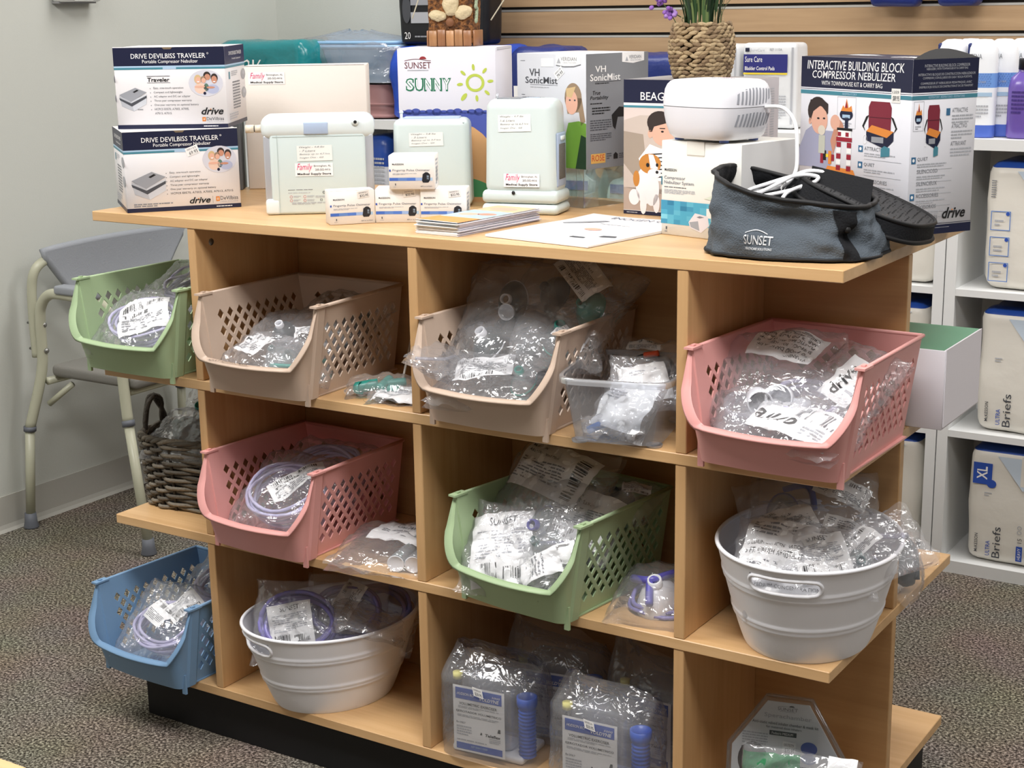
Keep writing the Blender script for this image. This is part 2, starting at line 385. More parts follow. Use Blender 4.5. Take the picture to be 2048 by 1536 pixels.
for zt, zb in ((ZT - T_, Z1), (Z1 - T_, Z2), (Z2 - T_, Z3)):
    for ux in (U0, U1, U2):
        P_('upright', [(ux, 0.0012, zb + e, ux + T_, YS - e, zt - e)], wz); P_('upright', [(ux, YS + T_ + e, zb + e, ux + T_, D_ - 0.0012, zt - e)], wz)
    P_('spine_panel', [(0.0008, YS, zb + e, L_ - 0.0008, YS + T_, zt - e)], wsp)
P_('toe_kick', [(0.025, 0.025, 0, L_ - 0.025, D_ - 0.025, Z3 - T_ - e)], M('toe_kick_black', (20, 20, 22), 0.6), 'black toe kick')
mb = MB(); mb.lathe([(0.0, 0.0016), (0.006, 0.0012), (0.007, 0.0)], M('screw_steel', (120, 116, 110), 0.4, 0.8), 14)
o = mb.build('screw_cap', gd, (U0 + T_ - L_ / 2, 0.045 - D_ / 2, ZT - T_ - 0.03), (0, pi / 2, 0))

# near counter corner at the lower left edge of the view
mb = MB(); mb.rbox(0.55, -1.98, 0.755, 1.300, -1.272, 0.785, 0.002, wx, 1)
ct = thing('wooden_counter', 'corner of a wooden counter top at the lower left edge of the photo', 'counter', (0.9, -1.6, 0))
o = mb.build('counter_top', ct); o.location = (-0.9, 1.6, 0)
for q in ((0.6, -1.93), (1.2, -1.93), (0.6, -1.36), (1.2, -1.36)):
    mb = MB(); mb.box(q[0] - .025, q[1] - .025, 0, q[0] + .025, q[1] + .025, 0.755, wz); o = mb.build('leg', ct); o.location = (-0.9, 1.6, 0)

# ---------------------------------------------------------------- white cube shelving along the back wall
KW = M('shelf_white', (228, 229, 228), 0.4, spec=0.35)
KY0, KY1 = 1.70, 1.956
def cube_unit(x0, label):
    W_ = 0.768; t = thing('cube_shelf', label, 'shelf unit', (x0, KY0, 0), group='white cube shelving units'); d = KY1 - KY0; H_ = 1.1225; th = 0.027
    for nm, b in (('side_panel', (0, 0, 0, th, d, H_)), ('side_panel', (W_ - th, 0, 0, W_, d, H_)), ('top_panel', (th, 0, H_ - th, W_ - th, d, H_)), ('bottom_panel', (th, 0, 0, W_ - th, d, 0.033)),
                  ('divider', (W_ / 2 - .008, 0, 0.033, W_ / 2 + .008, d, H_ - th)), ('back_panel', (th, d - 0.006, 0.033, W_ - th, d, H_ - th))):
        mb = MB(); mb.box(*b, KW); mb.build(nm, t)
    for zz in (0.383, 0.749):
        for a, b in ((th, W_ / 2 - .008), (W_ / 2 + .008, W_ - th)):
            mb = MB(); mb.box(a, 0.001, zz - 0.0175, b, d - 0.006, zz, KW); mb.build('shelf', t)
    return t
cube_unit(1.1835, 'white cube shelving unit at the right edge holding briefs packages')
cube_unit(0.4125, 'white cube shelving unit seen in the gap beside the island right end')
cube_unit(-0.3585, 'white cube shelving unit behind the centre of the island, glimpsed under the grey box')
cube_unit(-1.1295, 'leftmost white cube shelving unit, under the bagged wash basins')

def pillow_pack(mb, W_, D2, H_, mat, topmat=None, seed=0, amp=0.006, top_h=0.12, n=16, r=0.03):
    """soft plastic pack: box with puffy rounded sides and fine creases"""
    def fn(q):
        x, y, z = q; nx, ny, nz = x / (W_ / 2), y / (D2 / 2), (z - H_ / 2) / (H_ / 2)
        puff = 1 + 0.03 * (1 - nz * nz); s_ = noise.noise(Vector((x * 14 + seed, y * 14, z * 9))) * amp + noise.noise(Vector((x * 5, y * 30 + seed, z * 34))) * amp * 0.5
        return Vector((x * puff + s_ * nx, y * puff + s_ * ny, z + s_ * nz * 0.6))
    mb.rbox(-W_ / 2, -D2 / 2, 0, W_ / 2, D2 / 2, H_, r, mat, 3, fn, 7)
    if topmat:
        k0 = len(mb.mats)
        ti = mb.mi(topmat)
        for i, f in enumerate(mb.f):
            if sum(mb.v[j][2] for j in f) / len(f) > H_ - top_h: mb.m[i] = ti
PKW = M('pack_white', (232, 228, 218), 0.32, spec=0.4, bump=(24, 0.15)); PKB = M('pack_blue', (36, 74, 158), 0.3, spec=0.5, bump=(24, 0.2)); PKL = M('pack_pale_blue', (206, 220, 234), 0.3, bump=(24, 0.15))
def briefs(label, x, z, rz=0, xl=True, H_=0.315, W_=0.235, seed=0, icons=False):
    t = thing('briefs_package', label, 'diaper package', (x, KY0 + 0.128, z + 0.001), (0, 0, rad(rz)), 'plastic packs of briefs in the cube shelves')
    mb = MB(); pillow_pack(mb, W_, 0.2, H_, PKW, PKB, seed, 0.004, 0.018)
    f = Face(mb, lambda u, v, off: Vector(((u - .5) * W_, -0.1 * (1 + .03 * (1 - (2 * v - 1) ** 2)) - 0.0035 - off, v * H_)), W_, H_, seed)
    f.poly([(0.3, 0.93), (0.85, 0.93), (0.58, 0.66)], PKL, 0)
    f.rect(0.55, 0.7, 0.6, 0.95, PKW, 1)
    if icons:
        for r_ in range(3):
            for c_ in range(2):
                a = 0.06 + 0.5 * c_; b = 0.07 + 0.2 * r_; f.frame(a, b, a + 0.2, b + 0.15, 0.002, MIDBLUE, 2); f.ell(a + .17, b + .13, .02, .015, BLUE, 3, 10); f.greek(a + .04, b + .03, a + .13, b + .09, 2, LGREY)
        f.greek(0.05, 0.72, 0.1, 0.86, 8, GREY)
    else:
        f.text('McKESSON', 0.10, 0.09, 0.135, 0.25, DGREY, 3, 0.01, 0, 90); f.text('ULTRA', 0.22, 0.07, 0.265, 0.20, BLUE, 3, 0.01, 0, 90)
        f.text('Briefs', 0.29, 0.06, 0.375, 0.33, DGREY, 3, 0.0, 0, 90)
        f.rect(0.545, 0.06, 0.61, 0.19, BLUE, 2); f.text('HEAVY', 0.56, 0.075, 0.595, 0.175, WHITE, 3, 0, 0, 90); f.text('15', 0.555, 0.22, 0.6, 0.26, DGREY, 3, 0, 0, 90)
        for k in (0.31, 0.35): f.ring(0.57, k, 0.025, 0.018, 0.35, LGREY, 2, 10)
        if xl:
            f.rect(0.05, 0.68, 0.25, 0.86, BLUE, 2); f.ell(0.25, 0.69, 0.05, 0.035, BLUE, 2); f.text('XL', 0.09, 0.72, 0.2, 0.83, WHITE, 3, 0.02, 0, 90)
        f.greek(0.18, 0.58, 0.26, 0.62, 2, LGREY)
    mb.build('package', t)
    mb = MB(); mb.tube([(0.02, -0.085, H_ + 0.002), (0.02, -0.03, H_ + 0.016), (0.02, 0.03, H_ + 0.016), (0.02, 0.07, H_ + 0.003)], 0.004, PKL, 6); mb.build('carry_strap', t)
    return t
ux = 1.1835
briefs('white and blue XL briefs package on the bottom shelf of the right cube unit', ux + 0.2, 0.033, 0, True, 0.312, 0.24, 3)
briefs('white and blue ultra briefs package on the middle shelf of the right cube unit', ux + 0.205, 0.383, 0, False, 0.318, 0.235, 8)
briefs('white pack with framed instruction drawings on the top shelf of the right cube unit', ux + 0.205, 0.749, 0, False, 0.318, 0.24, 11, True)
ux = 0.4125
briefs('white briefs package on the bottom shelf of the cube unit left of the gap', ux + 0.6, 0.033, 0, False, 0.31, 0.235, 21)
briefs('blue topped briefs package on the middle shelf, glimpsed above the green topped box', ux + 0.6, 0.383, 0, False, 0.315, 0.235, 25)
o = briefs('pale blue white pack behind the right end of the island top', ux + 0.62, 0.749, 0, False, 0.315, 0.23, 29)

MINT = M('pack_mint', (198, 226, 220), 0.28, spec=0.5, bump=(30, 0.3))
def soft(name, label, cat, x, y, z, W_, D2, H_, mat, top=None, rz=0, seed=0, amp=0.006, draw=None, group=None, top_h=0.02, r=0.03):
    mb = MB(); pillow_pack(mb, W_, D2, H_, mat, top, seed, amp, top_h, r=r)
    f = Face(mb, lambda u, v, off: Vector(((u - .5) * W_, -D2 / 2 * (1 + .03 * (1 - (2 * v - 1) ** 2)) - amp * 0.8 - off, v * H_)), W_, H_, seed)
    if draw: draw(f)
    o = mb.build(name, None, (x, y, z + 0.0008), (0, 0, rad(rz))); return tag(o, label, cat, group)
def mint_print(f):
    f.bars(0.72, 0.3, 0.8, 0.7, GREY, 2, 18, True); f.rect(0.1, 0.82, 0.9, 0.93, MIDBLUE, 1)
soft('wipes_package', 'mint green wipes package on white shelf below the grey box, left one', 'package', 0.085, KY0 + .12, 0.749, 0.15, 0.2, 0.235, MINT, None, 0, 5, 0.006, mint_print, 'mint packages in the cube shelf')
soft('wipes_package', 'mint green wipes package on white shelf below the grey box, right one', 'package', 0.285, KY0 + .12, 0.749, 0.17, 0.2, 0.23, MINT, None, 0, 9, 0.006, mint_print, 'mint packages in the cube shelf')
soft('wrapped_package', 'white and navy wrapped package in white shelf between the two oxygen machines', 'package', -0.615, KY0 + .11, 0.749, 0.1, 0.18, 0.325, M('pack_grey_white', (206, 208, 214), 0.35, bump=(30, 0.3)), PKB, 0, 14, 0.006, lambda f: f.greek(.1, .1, .9, .8, 18, LGREY), None, 0.08)
mb = MB(); mb.rbox(0, 0, 0, 0.13, 0.17, 0.27, 0.003, M('block_dark_green', (52, 84, 70), 0.5), 1)
tag(mb.build('green_block', None, (-0.525, KY0 + 0.03, 0.7495)), 'dark green block in white shelf behind the small oxygen machine', 'box')  # plain dark green block set inside the shelf cell

# ---------------------------------------------------------------- stock standing on top of the cube shelving
KT = 1.1232
TEALP = M('pack_teal', (26, 128, 134), 0.22, spec=0.6, bump=(20, 0.5))
def teal_print(f):
    f.text('Lev', 0.20, 0.56, 0.58, 0.86, WHITE, 3, -0.01, 0.5); f.rect(0.15, 0.44, 0.62, 0.47, WHITE, 2); f.rect(0.15, 0.36, 0.62, 0.38, WHITE, 2)
soft('teal_package', 'shiny teal package with white script lettering at the back left corner', 'package', -1.01, 1.73, KT, 0.38, 0.16, 0.238, TEALP, None, -4, 31, 0.012, teal_print)
# basins
def basin(mb, W_, D2, H_, mat):
    mb.lathe([(0.78, 0.004), (0.80, 0.0), (0.84, 0.002), (0.96, H_ - 0.006), (1.04, H_), (1.04, H_ - 0.008), (0.98, H_ - 0.012)], mat, 40, W_ / 2, D2 / 2, p=4)
    mb.lathe([(0.0, 0.006), (0.82, 0.006), (0.94, H_ - 0.004), (1.02, H_)], mat, 40, W_ / 2, D2 / 2, p=4)
BAS = M('basin_blue', (150, 190, 226), 0.35); BASP = M('basin_mauve', (160, 118, 116), 0.45)
t = thing('wash_basin', 'mauve plastic wash basin, upside down under the bagged blue basins', 'basin', (-0.72, 1.83, KT))
mb = MB(); basin(mb, 0.31, 0.2, 0.1, BASP); o = mb.build('bowl', t, (0, 0, 0.1035), (pi, 0, 0))
mb = MB(); mb.tube([(0.155 * math.copysign(abs(cos(a)) ** .5, cos(a)), 0.1 * math.copysign(abs(sin(a)) ** .5, sin(a)), 0.045) for a in [2 * pi * k / 40 for k in range(40)]], 0.004, BASP, 6, closed=True); mb.build('rolled_rim', t)
t = thing('bagged_basin', 'light blue wash basins wrapped in a clear plastic bag, back left', 'basin', (-0.735, 1.83, KT + 0.106))
for k in range(2):
    mb = MB(); basin(mb, 0.40 - .01 * k, 0.2, 0.115, BAS); mb.build('basin', t, (0, 0, 0.002 + 0.012 * k))
FILM = film('clear_film'); FILM_H = film('hazy_film', (244, 246, 248), 0.16, 0.32, 0.14, 22, 0.5)
mb = MB()
def bagfn(u, v):
    a = 2 * pi * u; z = v; r = 1.06 + 0.07 * noise.noise(Vector((cos(a) * 2, sin(a) * 2, z * 5))) + 0.05 * noise.noise(Vector((cos(a) * 6, sin(a) * 6, z * 9)))
    x = 0.205 * r * math.copysign(abs(cos(a)) ** .6, cos(a)); y = 0.11 * r * math.copysign(abs(sin(a)) ** .6, sin(a))
    zz = 0.004 + 0.14 * z
    if x < -0.12: x -= 0.10 * (-x - 0.12) / 0.09 * (0.5 + z) * 0.5
    if v > 0.75: k = (v - .75) / .25; x *= 1 - .85 * k; y *= 1 - .85 * k; zz = 0.004 + 0.14 * .75 + 0.05 * math.sqrt(k) + 0.01 * noise.noise(Vector((a * 2, v * 6, 3)))
    return Vector((x, y, zz))
mb.grid(bagfn, 60, 18, FILM_H); mb.build('plastic_bag', t)
NVP = M('pack_navy', (30, 46, 112), 0.35, bump=(26, 0.3)); BLK = M('pack_black', (26, 27, 32), 0.32, bump=(26, 0.15)); RBL = M('pack_royal', (36, 78, 190), 0.3, bump=(22, 0.4))
soft('blue_package', 'royal blue plastic package lying under the black pack behind the sun box', 'package', -0.365, 1.83, KT, 0.39, 0.2, 0.218, RBL, None, 0, 41, 0.01)
def blk_print(f):
    f.text('20', 0.07, 0.06, 0.14, 0.13, WHITE, 3); f.rect(0.15, 0.22, 0.38, 0.33, LGREY, 2); f.rect(0.15, 0.4, 0.38, 0.5, STEEL, 2); f.greek(.19, .07, .4, .1, 1, STEEL); f.ell(0.68, 0.15, .015, .02, MIDBLUE, 2, 12); f.ring(.68, .15, .022, .03, .3, LGREY, 2, 14)
    f.ell(0.1, 0.36, 0.05, 0.14, DGREY, 1)
    for k in range(10): f.rect(0.80 + 0.02 * sin(k * .3), 0.1 * k, 0.845 + 0.02 * sin(k * .3), 0.1 * k + 0.1, GREY, 1)
soft('black_package', 'black package marked 20, standing behind the twig planter', 'package', -0.375, 1.80, KT + 0.222, 0.315, 0.09, 0.29, BLK, None, 0, 44, 0.003, blk_print, None, 0.02, 0.015)
soft('navy_package', 'navy soft package between the sun box and the grey mist box', 'package', -0.045, 1.83, KT, 0.19, 0.2, 0.215, NVP, None, 0, 51, 0.012, lambda f: f.rect(.2, .2, .8, .5, WHITE, 1))
soft('navy_package', 'navy soft package behind the right edge of the grey mist box', 'package', 0.34, 1.84, KT, 0.22, 0.18, 0.195, NVP, None, 0, 55, 0.012)
def sure_print(f):
    f.rect(0.05, 0.90, 0.13, 0.945, NAVY, 2); f.text('SureCare', 0.15, 0.905, 0.42, 0.935, LGREY, 3); f.text('REF 1110A', 0.52, 0.91, 0.75, 0.94, GREY, 3)
    f.rect(0.02, 0.66, 0.86, 0.87, M('print_indigo', (44, 46, 120), 0.4), 2); f.rect(0.02, 0.635, 0.86, 0.655, YELLOW, 2)
    f.text('Sure Care', 0.05, 0.78, 0.38, 0.845, WHITE, 4); f.text('Bladder Control Pads', 0.05, 0.685, 0.62, 0.73, WHITE, 4, 0.01); f.greek(0.05, 0.55, 0.5, 0.61, 2, GREY)
    f.greek(0.6, 0.12, 0.85, 0.4, 9, LGREY); f.rect(0.93, 0.06, 0.97, 0.95, LGREY, 1)
PKG = M('pack_cool_white', (226, 228, 230), 0.3, bump=(20, 0.25))
soft('pad_package', 'white bladder pads pack with indigo band, right of the woven planter', 'package', 0.652, 1.845, KT, 0.15, 0.09, 0.225, PKG, None, 0, 61, 0.0025, sure_print, 'bladder pad packs', 0.02, 0.012)
soft('pad_package', 'white bladder pads pack half hidden behind the woven planter', 'package', 0.488, 1.845, KT, 0.15, 0.09, 0.222, PKG, None, 0, 63, 0.0025, sure_print, 'bladder pad packs', 0.02, 0.012)
# tubes of cream and a purple bottle
TUBW = M('tube_white', (240, 243, 247), 0.25, spec=0.5); TUBB = M('tube_blue', (116, 158, 222), 0.3); TUBD = M('tube_deep_blue', (84, 112, 200), 0.3); CAPN = M('cap_navy', (38, 50, 104), 0.3)
def cream_tube(label, x, y, rz=0):
    t = thing('cream_tube', label, 'tube', (x, y, KT + 0.0006), (0, 0, rad(rz)), 'tall cream tubes on the white shelving')
    mb = MB(); mb.lathe([(0.0, 0.0), (0.96, 0.0), (1.0, 0.004), (1.0, 0.03)], TUBD, 28, 0.036, 0.022, p=2.5)
    mb.lathe([(1.0, 0.03), (1.01, 0.09), (1.02, 0.12)], TUBW, 28, 0.036, 0.022, p=2.5)
    mb.lathe([(1.02, 0.12), (1.02, 0.155)], TUBB, 28, 0.036, 0.022, p=2.5)
    mb.lathe([(1.02, 0.155), (1.0, 0.19), (0.95, 0.215), (0.8, 0.228), (0.5, 0.235), (0.0, 0.236)], TUBW, 28, 0.036, 0.022, p=2.5)
    f = Face(mb, lambda u, v, off: Vector(((u - .5) * 0.06, -0.0222 * max(0, 1 - abs((2 * u - 1) * .83) ** 2.5) ** .4 - 0.0008 - off, v * 0.236)), 0.06, 0.236, 5)
    f.text('TENA', 0.08, 0.80, 0.55, 0.85, GREY, 3); f.rect(0.0, 0.42, 1, 0.46, LBLUE, 1, 6); f.text('Washing Cream', 0.05, 0.55, 0.75, 0.585, LGREY, 3); f.greek(0.3, 0.2, 0.9, 0.34, 4, LGREY)
    for i in range(6):
        for j in range(9): f.ell(0.08 + j * 0.1 + 0.05 * (i % 2), 0.535 + i * 0.022, 0.03, 0.006, MIDBLUE, 1, 6)
    mb.build('body', t)
    mb = MB(); mb.rbox(-0.037, -0.012, 0.196, -0.015, 0.012, 0.226, 0.005, CAPN); mb.build('cap', t)
    return t
for lab, x, y in (('nearest tall white and blue cream tube right of the building block box', 1.235, 1.75), ('cream tube second in the row behind the nearest tube', 1.273, 1.79), ('rearmost cream tube in the row at the right edge', 1.309, 1.835),
                  ('cream tube peeking over the dark flap of the building block box', 1.158, 1.76), ('cream tube standing just behind the one over the box flap', 1.185, 1.81)): cream_tube(lab, x, y)
t = thing('purple_bottle', 'purple bottle with dark cap at the right edge of the white shelving', 'bottle', (1.335, 1.755, KT + .0006))
PUR = M('bottle_purple', (110, 88, 170), 0.2, spec=0.6)
mb = MB(); mb.lathe([(0, 0), (0.9, 0), (1, .006), (1, .12), (.85, .145), (.4, .158), (.4, .165)], PUR, 28, 0.036, 0.026, p=2.6)
f = Face(mb, lambda u, v, off: Vector(((u - .5) * 0.055, -0.026 * max(0, 1 - abs((2 * u - 1) * .76) ** 2.6) ** .385 - 0.0006 - off, v * 0.165)), 0.055, 0.165, 9); f.greek(0.1, 0.35, 0.95, 0.7, 6, M('print_violet', (66, 48, 120), 0.4), 1); mb.build('body', t)
mb = MB(); mb.lathe([(0, .19), (.5, .19), (.52, .186), (.52, .164), (0, .164)], M('cap_black', (30, 30, 36), 0.4), 20, 0.03, 0.026); mb.build('cap', t)
# blue packs hanging at the top right of the slatwall
for i, (lab, x, w_) in enumerate((('blue hanging package at the top edge right of centre', 0.955, 0.13), ('blue hanging package nearest the top right corner', 1.12, 0.1))):
    t = thing('hanging_package', lab, 'package', (x, YB - 0.07, 1.438), (0, 0, 0), 'blue packs hung on the slatwall')
    mb = MB(); pillow_pack(mb, w_, 0.06, 0.2, NVP, None, 70 + i, 0.006, r=0.015); mb.build('pouch', t)
    mb = MB(); mb.tube([(0, 0.05, 0.235), (0, -0.05, 0.225), (0, -0.052, 0.235)], 0.0025, chan, 6); mb.box(-0.02, 0.046, 0.228, 0.02, 0.051, 0.245, chan); mb.build('peg_hook', t)
    mb = MB(); mb.box(-0.03, -0.001, 0.195, 0.03, 0.001, 0.245, NVP); mb.build('header', t)
# ---------------------------------------------------------------- things on the island top
ZTT = ZT
def people(f, u, v, ru, rv, lay=2):
    f.ell(u, v, ru, rv, M('print_pale', (206, 206, 216), 0.5), lay)
    a = lambda x, y: (u + x * ru, v + y * rv)
    def e(x, y, rx, ry, m, l): f.ell(*a(x * .9, y * .9), rx * ru * .82, ry * rv * .82, m, lay + l)
    e(-.36, -.42, .42, .5, M('print_peach', (226, 196, 178), .5), 1); e(.42, -.5, .46, .42, M('print_pale_shirt', (176, 182, 208), .5), 1); e(.02, -.35, .18, .36, M('print_green_shirt', (92, 124, 108), .5), 1)
    e(-.5, .32, .26, .42, BLOND, 2); e(-.48, .24, .19, .3, SKIN, 3); e(-.15, .3, .2, .32, M('print_lightbrown', (150, 128, 108), .5), 3); e(-.13, .22, .16, .24, SKIN, 4)
    e(.1, .62, .26, .36, HAIR, 2); e(.12, .5, .2, .28, SKIN2, 3); e(.56, .42, .25, .4, HAIR, 2); e(.55, .28, .2, .34, SKIN2, 3)
    for x, y in ((-.48, .12), (.55, .12)): e(x, y, .09, .05, WHITE, 5)
    e(-.4, -.3, .38, .1, SKIN, 3); e(.3, -.36, .3, .1, SKIN2, 3); e(-.1, -.84, .1, .14, NAVY, 3)
def device(f, u0, v0, u1, v1):
    q = lambda x, y: (u0 + (u1 - u0) * x, v0 + (v1 - v0) * y)
    f.poly([q(0, .66), q(.42, .44), q(.5, 0), q(.08, .22)], LGREY, 2); f.poly([q(.42, .44), q(1, .72), q(.97, .3), q(.5, 0)], M('print_silver', (198, 200, 206), .4), 2)
    f.poly([q(0, .7), q(.42, .4), q(1, .8), q(.6, 1)], STEEL, 3); f.poly([q(0, .58), q(.42, .34), q(.99, .66), q(.99, .56), q(.44, .2), q(.02, .48)], DGREY, 3); f.poly([q(.5, .82), q(.66, .92), q(.72, .88), q(.56, .78)], BLACK, 4)
def drive_box(label, x, y, z, deg, wd, d, h, variant, seed):
    c = Carton(wd, d, h, CARD, None, seed); f = c.front
    for g in (c.front, c.right, c.left):
        top = 0.775
        g.rect(0, top, 1, 1, NAVY, 0); g.rect(0, top - .02, 1, top, LBLUE, 0); g.rect(0, top - .045, 1, top - .02, TEAL, 0); g.rect(0, 0, 1, .05, NAVY, 0)
    f.rect(.44, .73, .56, .755, LBLUE, 1)
    f.text('DRIVE DEVILBISS TRAVELER', .16, .865, .83, .925, WHITE, 3, 0.004); f.ring(.85, .92, .008, .011, .3, WHITE, 3, 10); f.text('Portable Compressor Nebulizer', .26, .795, .76, .85, WHITE, 3)
    bul = ['Easy, one-touch operation', 'Compact and lightweight', 'AC adapter and DC car adapter', 'Three-year compressor warranty', 'One-year warranty on optional battery', 'HCPCS E0570, A7003, A7005,' if variant else 'HCPCS E0570, A7003, A7005, A7013, A7015'] + (['A7013, A7015'] if variant else [])
    wds = [.27, .26, .33, .34, .4, .31 if variant else .55, .15]
    bx, by = (.345, .485) if variant else (.385, .46)
    for i, t in enumerate(bul):
        v = by - .052 * i
        if i < 6: f.ell(bx - .03, v + .012, .004, .006, GREY, 2, 8)
        f.text(t, bx, v, bx + wds[i], v + .03, DGREY, 3)
    if variant:
        f.rect(.29, .645, .5, .652, GREY, 2); f.text('Traveler', .295, .58, .495, .63, BLACK, 3, .02, .1); f.rect(.29, .565, .5, .570, GREY, 2); device(f, .03, .22, .28, .51); f.greek(.19, .23, .27, .25, 1)
        people(f, .82, .555, .155, .165); drive_logo(f, .765, .165, .965, .255); devilbiss(f, .77, .07, .965, .135)
    else:
        device(f, .05, .15, .35, .50); people(f, .83, .62, .15, .17); drive_logo(f, .545, .075, .73, .155); f.rect(.75, .07, .752, .16, GREY, 2); devilbiss(f, .78, .075, .975, .15); f.greek(.06, .06, .4, .11, 2)
    f.greek(.78, .015, .96, .035, 1, WHITE)
    for g in (c.right, c.left):
        g.text('DRIVE DEVILBISS TRAVELER', .2, .885, .85, .93, WHITE, 3); g.text('Portable Compressor', .35, .82, .8, .85, WHITE, 3)
        g.greek(.32, .2, .7, .56, 10, GREY); g.rect(.15, .59, .22, .68, TEAL, 2); g.greek(.28, .62, .6, .69, 3, LGREY)
        for k in (.62, .38): g.ell(.9, k, .12, .07, STEEL, 2); g.ell(.92, k + .02, .06, .03, LGREY, 3)
        g.greek(.1, .08, .55, .17, 3, LGREY)
    # torn flap seam and tape on the lid
    c.mb.box(.0, .0, h, wd, .0012, h + .0015, WHITE); f.poly([(.44, 1.0), (.54, 1.0), (.52, .975), (.46, .975)], M('cardboard', (120, 104, 84), .7), 3)
    return c.done('nebulizer_box', label, 'box', x, y, z, deg, 'boxes of portable nebulizers')
d1 = drive_box('lower white and navy nebulizer box with a price sticker, left end of the island', .0931, .0058, ZT, 51.94, .2207, .188, .1545, 0, 3)
sticker(d1, 'price_sticker', (.122, 0, .103), (.95, 0, .32), (-.32, 0, .95), .025, .0165, price_label('00123', '69.95'))
drive_box('upper white and navy nebulizer box stacked askew at the left end of the island', .0236, .0637, ZT + .1549, 31.4, .2177, .2016, .1563, 1, 7)
drive_box('white and navy nebulizer box mostly hidden behind the widest oxygen machine', .3285, .178, ZT, 36.5, .16, .1, .17, 1, 9)
c = Carton(.12, .05, .142, M('slab_dark_grey', (96, 100, 104), .6)); c.done('grey_slab', 'dark grey slab between the stacked nebulizer boxes and the beige carton', 'box', -.068, .336, ZT, 33)  # plain dark grey slab filling the gap behind the stacked cartons
c = Carton(.263, .1, .2624, M('carton_beige', (222, 214, 205), .6, bump=(60, .04)), None, 2, .002); c.mb.box(.002, .0, .2624, .26, .004, .2632, CARD)
bb = c.done('beige_carton', 'large plain beige carton with a store sticker, behind the widest oxygen machine', 'carton', .0351, .42, ZT, 33.57)
sticker(bb, 'store_sticker', (.011, 0, .2235), (1, 0, 0), (0, 0, 1), .078, .0255, family_label)

# ---- oxygen machines
OXY = M('oxygen_mint_white', (206, 218, 216), .32, spec=.45); OXW = M('oxygen_white', (220, 228, 228), .3, spec=.45); OXB = M('oxygen_blue_grey', (172, 188, 212), .4); OXS = M('oxygen_silver', (186, 188, 194), .35, .3); SEAM = M('oxygen_seam', (176, 188, 186), .5); NOZ = M('nozzle_beige', (222, 210, 190), .4)
def taper(wd, d, k):
    return lambda q: Vector((wd / 2 + (q.x - wd / 2) * (1 - k * (1 - q.z / .2)), q.y, q.z))
t = thing('oxygen_concentrator', 'widest mint white portable oxygen machine with beige side nozzle', 'oxygen concentrator', (.3623, .0961, ZT + .0005), (0, 0, rad(36.5)), 'portable oxygen machines')
wd, d, h = .2135, .075, .187
mb = MB(); mb.rbox(.016, .002, 0, wd - .018, d - .002, .155, .006, OXY, 3); f = Face.flat(mb, (0, .002, 0), (1, 0, 0), (0, 0, 1), wd, h)
mb.box(.03, .0012, .004, .0305, .003, .15, SEAM); mb.box(.022, .0014, .146, wd - .022, .003, .1466, SEAM)
f.greek(.22, .245, .62, .255, 1, GREY, 2); f.greek(.22, .215, .5, .225, 1, LGREY, 2); f.greek(.56, .21, .68, .225, 1, GREY)
for k in range(2):
    for j in range(2):
        u, v = .245 + j * .12, .18 - k * .038; f.ring(u, v, .013, .014, .25, M('print_warn', (206, 120, 120), .5), 2, 14); f.greek(u + .02, v - .01, u + .085, v + .012, 2, LGREY)
f.greek(.46, .165, .6, .19, 2, LGREY); f.ring(.535, .22, .012, .013, .4, DGREY, 3, 14); f.frame(.5, .135, .52, .155, .0006, DGREY); f.greek(.25, .1, .6, .125, 3, LGREY)
mb.build('body', t)
mb = MB(); mb.rbox(0, 0, .138, wd, d, h, .02, OXW, 5); mb.build('top_cap', t)
mb = MB(); mb.rbox(.004, .001, 0, .032, d - .001, .03, .006, OXW, 3); mb.rbox(wd - .032, .001, 0, wd - .006, d - .001, .03, .006, OXW, 3); mb.build('base_foot', t)
for a, b in ((.006, .018), (wd - .02, wd - .008)):
    mb = MB(); mb.rbox(a - .002, .007, .018, b + .004, d - .007, .15, .005, OXS, 3); mb.build('side_panel', t)
mb = MB(); mb.rbox(wd * .38, -.0012, .150, wd * .595, .004, .173, .0022, OXB, 2); mb.build('finger_recess', t)
mb = MB(); mb.lathe([(0, .0035), (.0035, .0035), (.004, .0025), (.0068, .0025), (.0075, 0)], OXW, 20); mb.lathe([(0, .004), (.0032, .004)], BLACK, 16); mb.build('power_socket', t, (wd * .835, -.0005, .172), (pi / 2, 0, 0))
mb = MB(); mb.tube([(.006, d / 2, .16), (-.012, d / 2, .16)], .0075, NOZ, 14); mb.tube([(-.0125, d / 2, .16), (-.014, d / 2, .16)], .006, DGREY, 14); mb.tube([(-.0142, d / 2, .16), (-.03, d / 2, .16)], .0078, NOZ, 14); mb.build('nozzle', t)
sticker(t, 'handwritten_note', (.067, .0018, .1005), (1, 0, .01), (-.01, 0, 1), .066, .029, note_label(['Weight - 4.8 lbs', '- 7 Liters', 'Battery up to 4.7 hrs', 'Inogen One - G3']), M('tape_white', (236, 238, 234), .4))
sticker(t, 'store_sticker', (.062, .0018, .072), (1, 0, 0), (0, 0, 1), .071, .0245, family_label)

